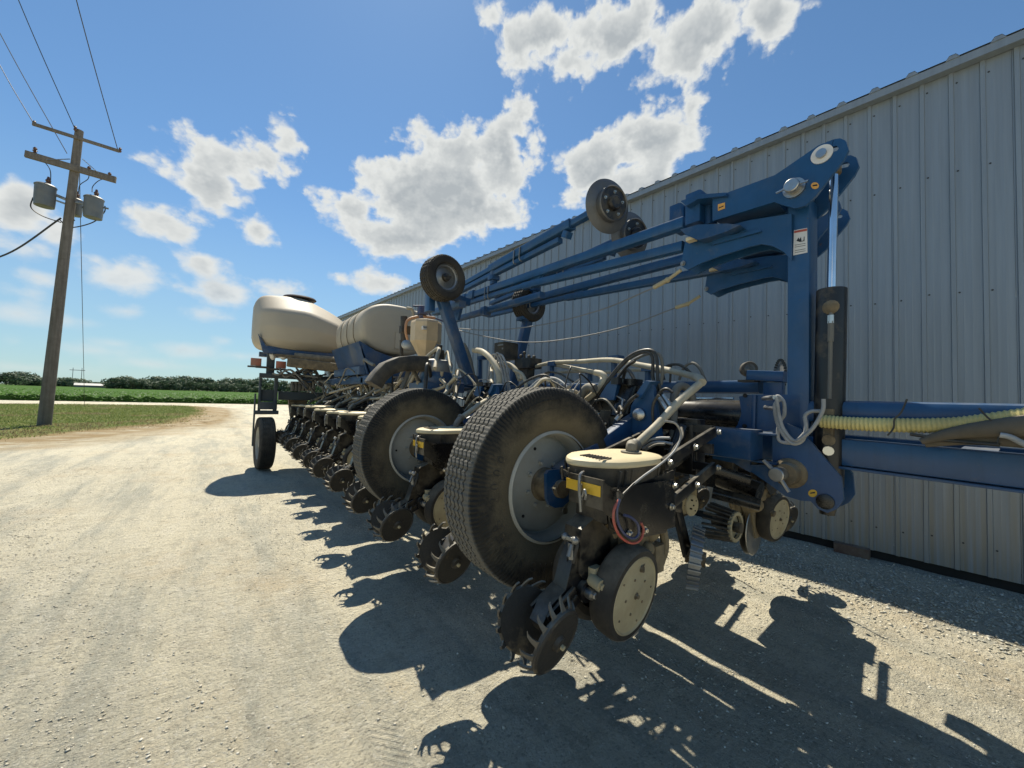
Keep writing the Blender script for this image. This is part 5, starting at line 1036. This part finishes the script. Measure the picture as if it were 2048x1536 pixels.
# ---- hoses and manifolds
def plumbing():
    R=random.Random(12)
    # rigid beige tubes held by blue brackets over the toolbar
    A=lambda a,b_,X:Q(a,b_,X=X)
    runs=[[(2.75,1020,734),(2.75,1040,738),(2.72,1060,736),(2.68,1100,726),(2.6,1160,723),(2.5,1222,720),(2.42,1280,730),(2.35,1340,741),(2.28,1385,752)],
          [(2.7,1100,727),(2.66,1140,735),(2.6,1180,743),(2.5,1205,750)],[(2.9,1090,747),(2.9,1150,743),(2.9,1220,744),(2.85,1260,740),(2.8,1298,740),(2.7,1330,744)],
          [(2.75,960,705),(2.75,985,720),(2.75,1010,735)]]
    for r in runs: hose([A(a,b_,x) for x,a,b_ in r],.020 if r[0][0]<2.85 else .016,'hose_beige','seed_hose',10)
    hose([A(1385,752,2.28),A(1398,757,2.2),A(1404,765,2.15)],.024,'hose_beige','seed_hose',10)
    p1=A(1399,768,2.12); p0=Q(1268,893,Y=1.20)
    hose([p1,p0.lerp(p1,.66)+Vector((0,0,.01)),p0.lerp(p1,.33)-Vector((0,0,.004)),p0],.0215,'hose_beige','seed_hose',14)
    e=Vector((1.50,Y0+.01,1.275))
    def elbow(b,e,top,r=.024):
        b.lathe([(r*1.9,0),(r*1.9,.006)],e,(0,0,1),20); b.tube([e,e+Vector((.002,0,.03)),e.lerp(top,.55)+Vector((-.006,0,.022)),top],r,14,5); d=(top-e).normalized()
        b.lathe([(r*1.25,-.02),(r*1.35,-.01),(r*1.35,.02),(r*1.2,.03)],top,(p1-p0),18)
    e=Q(1262,905,Z=1.275); part('elbow','hose_grey',PL,lambda m:elbow(m,e,p0))
    # posts and brackets
    for (a,t,bm,x) in ((1104,728,764,2.68),(1228,717,764,2.62),(1296,737,764,2.62),(1180,744,762,2.9),(960,716,766,2.72)):
        part('hose_bracket','blue_paint',PL,lambda m:(m.beam(A(a,bm,x),A(a,t,x),.045,.03,up=(0,1,0)),m.box(A(a+4,t,x),(.09,.10,.045),r=.004)))
    # fill hose for every other unit: from the lid up and back to the manifold
    for k in range(2,11):
        y=Y0+DY*k; e=Vector((1.46,y,1.275)); dd=Vector((.13,.10,.10)); top=e+Vector((.05,.02,.06))
        b=MB(); b.tube([e,e+Vector((.01,0,.03)),top],.024,8,3); b.lathe([(.03,0),(.03,.02)],top,(1,.6,.8),10); b.build('elbow','hose_grey',PL,60)
        hose([top,top+Vector((.22,.10,.10)),top+Vector((.45,.22+R.uniform(-.1,.2),.17+R.uniform(-.03,.05))),Vector((2.25,y+.7,1.62+R.uniform(0,.2))),Vector((2.5,y+1.1,1.85))],.021,'hose_beige' if k%3 else 'hose_grey','seed_hose',8)
    hose([Vector((1.46,Y0+DY+.01,1.275)),Vector((1.6,Y0+DY+.03,1.40)),Vector((1.9,Y0+DY+.0,1.56)),Q(1180,800,X=2.15),Q(1205,760,X=2.3),Q(1200,750,X=2.45)],.021,'hose_beige','seed_hose',10)
    # tangle behind the wheels
    def C(a,b_,x): return Q(a,b_,X=x)
    for k in range(46):
        x=R.uniform(1.8,2.5); y=R.uniform(3.8,8.6); z=1.42+R.uniform(0,.25); p=Vector((x,y,z)); q=p+Vector((R.uniform(-.5,.4),R.uniform(-1.2,1.2),R.uniform(-.15,.45)))
        mid=(p+q)/2+Vector((R.uniform(-.2,.2),R.uniform(-.3,.3),R.uniform(.05,.35)))
        hose([p,p.lerp(mid,.5)+Vector((0,0,.08)),mid,q.lerp(mid,.5),q],R.choice((.012,.016,.02,.024)),R.choice(('hose_beige','hose_beige','hose_grey','hose_black','hose_grey')),n=7,res=5)
    for k in range(16):   # drooping bundle below the fan
        a=R.uniform(740,930); x=R.uniform(1.85,2.2)
        hose([C(a,R.uniform(735,760),x),C(a+R.uniform(-20,10),R.uniform(765,785),x),C(a-R.uniform(20,60),R.uniform(785,800),x-.1),C(a-R.uniform(60,100),R.uniform(795,815),x-.2)],R.choice((.012,.018,.02)),R.choice(('hose_beige','hose_beige','hose_grey')),n=7)
    for k in range(64):
        x=R.uniform(1.78,2.12); y=R.uniform(1.25,4.6); z=R.uniform(1.22,1.56); p=Vector((x,y,z)); q=p+Vector((R.uniform(-.25,.2),R.uniform(-.6,.6),R.uniform(-.25,.2))); mid=(p+q)/2+Vector((R.uniform(-.12,.1),R.uniform(-.1,.1),R.uniform(-.08,.26)))
        hose([p,p.lerp(mid,.5)+Vector((0,0,.04)),mid,q.lerp(mid,.5)+Vector((0,0,.03)),q],R.choice((.005,.007,.009,.012)),R.choice(('hose_black','hose_white','hose_grey','hose_beige','hose_black')),n=6,res=5)
    for k in range(26):
        y=1.3+k*.29; x=R.uniform(2.02,2.12); a=R.uniform(-.1,.1)
        part('bracket',R.choice(('black_paint','blue_paint','black_plastic')),PL,lambda m:(m.prism([(x,y-.05,1.20),(x,y+.05,1.20),(x+a,y+.06,1.50),(x+a,y+.01,1.56),(x+a,y-.05,1.50)],(.012,0,0)),m.box((x-.03,y,1.36),(.07,.06,.09),r=.006)))
    sets=[([(700,765),(735,720),(760,716),(770,740)],2.0,.035,'hose_grey'),([(735,800),(748,760),(765,733),(790,722)],2.05,.03,'hose_grey'),
      ([(943,828),(975,805),(998,765),(990,730),(968,705),(948,700)],2.05,.028,'hose_beige'),([(1040,760),(1030,738),(1012,728),(985,735)],2.3,.024,'hose_beige'),
      ([(1040,800),(1052,776),(1045,750),(1028,740)],2.2,.018,'hose_beige'),
      ([(1012,795),(1006,750),(996,715),(985,710),(978,740),(975,790)],2.2,.010,'hose_white'),([(1018,795),(1012,750),(1000,712),(992,708),(986,730)],2.2,.010,'hose_white'),([(1020,790),(1015,740),(1005,712),(997,712),(994,730)],2.2,.010,'hose_white'),
      ([(1060,776),(1080,760),(1110,757),(1135,775),(1150,800)],2.1,.011,'hose_white'),([(1055,782),(1078,765),(1105,763),(1130,782),(1142,805)],2.1,.011,'hose_white'),
      ([(1150,805),(1163,790),(1175,775),(1190,777)],1.95,.028,'hose_grey'),([(1160,808),(1185,790),(1203,770),(1210,757),(1204,748),(1190,745)],2.0,.020,'hose_beige'),
      ([(1190,800),(1215,765),(1240,735),(1262,715),(1290,704),(1305,715),(1306,755),(1318,792)],2.0,.0095,'hose_black'),([(1184,812),(1212,765),(1245,725),(1270,706),(1300,700),(1313,715),(1316,760),(1325,795)],2.0,.0095,'hose_black'),
      ([(1243,745),(1265,722),(1295,708),(1318,708),(1325,735),(1322,770)],2.1,.0095,'hose_grey'),([(1195,806),(1228,766),(1252,735),(1270,722)],2.05,.0095,'hose_black'),
      ([(1328,760),(1325,740),(1340,730),(1360,730),(1380,745),(1390,760)],2.6,.011,'hose_black'),([(1340,765),(1342,730)],2.6,.008,'hose_black'),([(1358,760),(1368,735),(1385,726),(1400,738),(1412,765)],2.6,.010,'hose_grey'),
      ([(1315,790),(1325,780),(1335,778),(1345,785)],1.95,.008,'hose_black'),([(1308,860),(1305,820),(1310,800),(1318,790)],1.9,.008,'hose_black'),
      ([(1283,892),(1300,880),(1320,876),(1340,876)],1.8,.007,'hose_white'),([(1285,897),(1305,886),(1325,884),(1345,888)],1.8,.007,'hose_white'),([(1283,905),(1310,890),(1330,888)],1.75,.006,'hose_grey')]
    for pts,x,r,mt in sets: hose([C(a,b_,x) for a,b_ in pts],r,mt,n=10)
    # vacuum hose of the first unit, corrugated
    hose([Q(a,b_,X=x) for a,b_,x in ((1347,900,2.02),(1347,860,2.04),(1347,820,2.08),(1350,785,2.12),(1362,772,2.16),(1378,780,2.2),(1385,800,2.22))],.023,'hose_grey','vacuum_hose',14,8,cor=.04,pitch=.008)
    hose([Q(a,b_,Y=.905) for a,b_ in ((1330,842),(1352,848),(1362,870),(1350,900),(1325,925),(1290,950),(1265,970))],.0045,'hose_white','cable',8); hose([Q(a,b_,Y=.905) for a,b_ in ((1268,967),(1255,980),(1247,988),(1241,998))],.0046,'hose_black','cable',8)
    # red and blue wire loop on the first hopper
    hose([Q(a,b_,Y=.905) for a,b_ in ((1237,1000),(1228,1020),(1228,1045),(1240,1072),(1262,1086),(1280,1080),(1287,1060),(1282,1045))],.0052,'hose_red','wire_loop',8)
    hose([Q(a,b_,Y=.90) for a,b_ in ((1240,998),(1234,1020),(1236,1045),(1248,1067),(1266,1077),(1277,1068),(1275,1048),(1262,1035),(1248,1030))],.0052,'hose_blue','wire_loop',8)
    part('wire_clip','black_plastic',PL,lambda m:(m.beam(Q(1240,985,Y=.91),Q(1236,1003,Y=.91),.018,.018),m.beam(Q(1236,980,Y=.905),Q(1246,992,Y=.905),.006,.006)))
    # loop of cable on the far side of the tongue
    hose([(2.9,.9,1.5),(2.98,.82,1.42),(3.05,.72,1.32),(3.0,.62,1.26),(2.9,.66,1.3),(2.92,.78,1.34),(3.0,.6,1.3),(2.9,.4,1.25)],.012,'hose_black')
    # lift assist: hydraulic cylinder between blue plates, one at each transport wheel
    for k,dy in enumerate((0,1.53)):
        V=Vector((0,dy,0)); D=lambda a,b_,X:Q(a,b_,X=X)+V
        part('lift_cylinder','black_gloss',PL,lambda m:(m.cyl(D(1238,838,1.98),D(1262,768,2.06),.062,n=28,ch=.004),m.cyl(D(1226,872,1.94),D(1238,838,1.98),.03,n=14),m.box(D(1262,765,2.02),(.13,.09,.04))))
        part('lift_bracket','blue_clean',PL,lambda m:(m.prism([D(a,b_,1.93) for a,b_ in ((1273,792),(1293,762),(1301,764),(1306,775),(1309,800),(1322,880),(1275,885),(1258,850),(1262,812))],(.03,0,0)),m.prism([D(a,b_,1.93) for a,b_ in ((1199,793),(1213,770),(1224,760),(1235,765),(1228,800),(1214,800))],(.16,.05,-.01)),m.prism([D(a,b_,1.90) for a,b_ in ((1267,795),(1290,761),(1301,763),(1280,797))],(.10,.0,.005))))
        part('lift_pin','steel',PL,lambda m:m.lathe([(.035,0),(.035,-.02),(.02,-.03),(0,-.03)],D(1279,829,1.92),(1,.3,0),16))
        part('sensor_plate','black_paint',PL,lambda m:(m.prism([D(a,b_,1.82) for a,b_ in ((1201,820),(1221,822),(1214,854),(1195,850))],(.006,0,0)),m.box(D(1233,762,1.9),(.05,.05,.04))))
        part('fitting','bright_bolt',PL,lambda m:(m.cyl(D(1232,840,1.86),D(1243,828,1.88),.014,n=8),m.cyl(D(1318,795,1.95),D(1335,822,1.95),.013,n=8),m.cyl(D(1326,790,1.97),D(1343,815,1.97),.013,n=8),m.bolt(D(1203,845,1.815),(-1,0,0),.005,.005),m.bolt(D(1211,847,1.815),(-1,0,0),.005,.005)))
        part('lift_mount','black_paint',PL,lambda m:(m.box(Vector((2.12,1.62,1.36))+V,(.1,.5,.42)),m.box(Vector((2.0,1.50,1.30))+V,(.1,.12,.3)),m.beam(Vector((1.9,1.45,1.1))+V,Vector((2.1,1.5,1.5))+V,.06,.06)))
        hose([D(a,b_,1.88) for a,b_ in ((1235,836),(1250,815),(1262,800),(1275,790))],.012,'hose_black')
    # clutter of valves, clips and hardware on the bars
    def clut(m):
        for k in range(210):
            y=R.uniform(1.2,9.0); x=R.uniform(2.05,2.45); p=Vector((x,y,R.uniform(1.10,1.58)))
            c=k%4
            if c==0: m.box(p,(R.uniform(.03,.09),R.uniform(.03,.1),R.uniform(.03,.09)),r=.003)
            elif c==1: m.cyl(p,p+Vector((R.uniform(-.08,.03),R.uniform(-.08,.08),R.uniform(-.05,.08))),R.uniform(.008,.03),n=9)
            elif c==2: m.beam(p,p+Vector((R.uniform(-.15,.1),R.uniform(-.1,.1),R.uniform(-.12,.12))),.012,.03)
            else: m.bolt(p-Vector((.1,0,0)),(-1,0,R.uniform(-.3,.3)),R.uniform(.008,.016),.02)
    part('hardware','black_paint',PL,clut)
    def brt(m):
        for k in range(120):
            y=R.uniform(1.1,9.0); m.bolt(Vector((R.uniform(1.98,2.12),y,R.uniform(1.05,1.5))),(-1,R.uniform(-.4,0),R.uniform(-.3,.6)),R.uniform(.006,.013),.018)
    part('bolts','bright_bolt',PL,brt)
    part('green_cover','green_part',PL,lambda m:m.lathe([(.12,-.03),(.13,0),(.09,.06),(0,.08)],Q(675,772,X=1.95),(-.2,0,1),18,sx=1.4))
    # control box and valve block
    o=part('control_box','black_plastic',PL,lambda m:m.box(Q(1012,703,X=2.6),(.20,.20,.19),r=.008)); part('box_latch','galv',o,lambda m:(m.box(Q(1001,690,X=2.49),(.01,.10,.015)),m.box(Q(1005,697,X=2.49),(.01,.02,.02))))
    o=part('valve_block','black_paint',PL,lambda m:(m.box(Q(1056,728,X=2.7),(.2,.26,.11)),m.box(Q(1050,748,X=2.7),(.12,.2,.12))))
    part('valve_stem','black_plastic',o,lambda m:[ (m.cyl(Q(a,722,X=2.7),Q(a,h,X=2.7),.012,n=8),m.ball(Q(a,h,X=2.7),.02,8,6)) for a,h in ((1042,712),(1049,706),(1058,713),(1068,714))])
    # work lamp
    c=Q(1498,738,X=2.6); d=Vector((-.75,-.65,.05)).normalized()
    o=part('work_lamp','black_plastic',PL,lambda m:(m.lathe([(.02,-.05),(.04,-.045),(.047,-.02),(.047,.01),(.043,.014)],c,d,24),m.beam(c-Vector((0,0,.04)),c-Vector((0,0,.075)),.02,.03),m.box(c-Vector((0,0,.075)),(.1,.1,.012))))
    part('lens','lens_dark',o,lambda m:m.lathe([(.043,.008),(.03,.014),(0,.017)],c,d,24,cap=False))
    # sprocket and chain behind the tower
    s=Q(1560,742,X=2.75)
    part('drive_sprocket','galv',PL,lambda m:m.lathe([(.09,-.004),(.095,0),(.09,.004),(.03,.006),(0,.006)],s-Vector((0,0,.03)),(-.55,.8,.15),36)); 
    part('drive_chain','black_paint',PL,lambda m:[m.box(s-Vector((0,0,.03))+Vector((.08*math.cos(a),.055*math.cos(a),.098*math.sin(a))),(.014,.014,.014)) for a in [2*PI*i/30 for i in range(30)]])
    # seed meter drive behind tower foot plus mud-spattered vane discs low down
    for (x,y,r,Yq) in ((1383,1010,.065,1.45),):
        c=Q(x,y,Y=Yq); o=part('scraper_disc','cream',PL,lambda m:m.lathe([(r,0),(r,-.006),(r*.9,-.012),(0,-.014)],c,(0.2,1,0),26,sx=1.2)); part('disc_bolts','dark_gap',o,lambda m:[m.cyl(c+Vector((dx,-.02,dz)),c+Vector((dx,-.005,dz)),.006,n=6) for dx,dz in ((0,0),(.03,.03),(-.03,-.02),(.02,-.04),(-.02,.04))])
    part('idler_pipe','black_gloss',PL,lambda m:(m.cyl(Q(1440,955,X=2.9),Q(1520,985,X=2.9),.07,n=18),m.cyl(Q(1425,985,X=2.7),Q(1520,1010,X=2.8),.04,n=14),m.beam(Q(1420,935,X=2.6),Q(1500,960,X=2.7),.08,.05)))
plumbing()
# ---- left wing end: carrying wheel, lamps, frames
def wing():
    x,y=.74,8.86
    tb=tyre_mb(1.0,.27,.30,120,4,True,.010); o=tb.build('transport_wheel','rubber',PL,32); o.location=(x,y,.5); o.rotation_euler=(0,0,PI/2+.05)
    part('rim','rim_paint',o,lambda m:m.lathe([(.31,.11),(.30,.10),(.28,.05),(.1,.03),(.08,.09),(0,.09)],(0,0,0),(0,1,0),40,cap=False))
    part('rim','rim_paint',o,lambda m:m.lathe([(.31,-.11),(.30,-.10),(.28,-.05),(.1,-.03),(.08,-.09),(0,-.09)],(0,0,0),(0,1,0),40,cap=False))
    part('wheel_fork','blue_shaded',PL,lambda m:(m.beam((x-.19,y,.45),(x-.19,y,1.45),.025,.12,up=(0,1,0)),m.beam((x-.20,y,1.09),(x+.2,y,1.09),.2,.07),m.box((x+.02,y,1.22),(.30,.22,.14)),m.beam((x-.12,y,1.1),(x-.12,y,1.84),.04,.1,up=(0,1,0)),m.beam((x+.14,y,1.1),(x+.14,y,1.84),.06,.1,up=(0,1,0)),m.box((x+.02,y+.05,1.42),(.24,.05,.22))))
    part('wing_post','blue_shaded',PL,lambda m:(m.beam((x+.03,y,1.8),(x+.03,y,2.38),.13,.14,up=(0,1,0)),m.box((x+.03,y,2.39),(.15,.16,.03))))
    part('wing_beam','blue_shaded',PL,lambda m:(m.beam((x-.15,8.75,1.80),(2.4,8.75,1.80),.12,.09),m.beam((x+.2,8.95,1.42),(2.2,8.95,1.42),.15,.17),m.beam((1.9,8.8,1.5),(1.9,8.8,2.2),.14,.2,up=(0,1,0)),m.beam((1.3,8.9,1.5),(1.3,8.9,1.8),.03,.05,up=(0,1,0))))
    for (a,b_,mt) in ((512,726,'amber_lens'),(562,732,'amber_lens')):
        p=Q(a,b_,Y=8.7); o=part('marker_lamp','black_plastic',PL,lambda m:(m.box(p-Vector((0,0,.07)),(.26,.07,.03)),m.beam(p-Vector((0,-.03,.07)),Vector((x,8.75,p.z-.07)),.03,.04))); part('lens',mt,o,lambda m:m.box(p+Vector((0,0,.02)),(.17,.06,.14),r=.02))
    for a,b_ in ((545,708),(567,708)):
        p=Q(a,b_,Y=8.8); part('reflector','steel',PL,lambda m:m.lathe([(.07,0),(.075,-.01),(.03,-.03),(0,-.03)],p,(.2,1,0),18,sx=1.6))
    R=random.Random(3)
    for k in range(14):
        a=R.uniform(540,600); hose([Q(a,R.uniform(735,750),Y=8.6),Q(a+12,R.uniform(745,755),Y=8.5),Q(a+35,R.uniform(735,765),Y=8.4),Q(a+60,R.uniform(745,800),Y=8.2)],.018,R.choice(('hose_black','hose_grey')),n=6)
    for k in range(7):
        a=585+k*7; part('row_valve','hose_grey',PL,lambda m:(m.cyl(Q(a,782,Y=8.9),Q(a,763,Y=8.9),.035,n=10),m.box(Q(a,774,Y=8.85),(.05,.05,.08))))
    # wing-end unit standing apart behind the wheel
    part('end_unit','muddy_iron',PL,lambda m:(m.prism([(1.12,9.0,1.42),(1.50,9.0,1.42),(1.42,9.0,1.05),(1.18,9.0,1.0)],(0,.16,0)),m.beam((1.2,8.98,1.3),(1.2,8.98,.8),.06,.08,up=(0,1,0)),m.beam((1.18,9.0,.9),(1.45,9.0,.8),.05,.08)))
    for dz,dx in ((.72,.0),(.75,.16)):
        part('end_disc','muddy_iron',PL,lambda m:m.lathe([(.19,0),(.185,.02),(.05,.04),(0,.04)],(1.28+dx,9.0,dz),(.3,1,0),28))
    # frame rails under the tanks
    part('carrier_frame','blue_paint',PL,lambda m:(m.beam((1.75,5.0,1.72),(1.75,8.8,1.72),.1,.12),m.beam((2.65,4.2,1.72),(2.65,8.8,1.72),.1,.12),m.beam((1.7,6.0,1.7),(2.9,6.0,1.7),.1,.1),m.beam((1.9,4.6,1.66),(2.9,4.6,1.66),.3,.06)))
wing()
for o in bpy.data.objects:
    if o.type=='MESH' and o.name.split('.')[0] in ('bolts','hardware','disc_bolts','teeth','lid_vent','drive_chain','valve_stem','u_bolt','fitting'): o['kind']='stuff'
print('objects',len(bpy.data.objects),'tris',sum(len(m.polygons) for m in bpy.data.meshes))
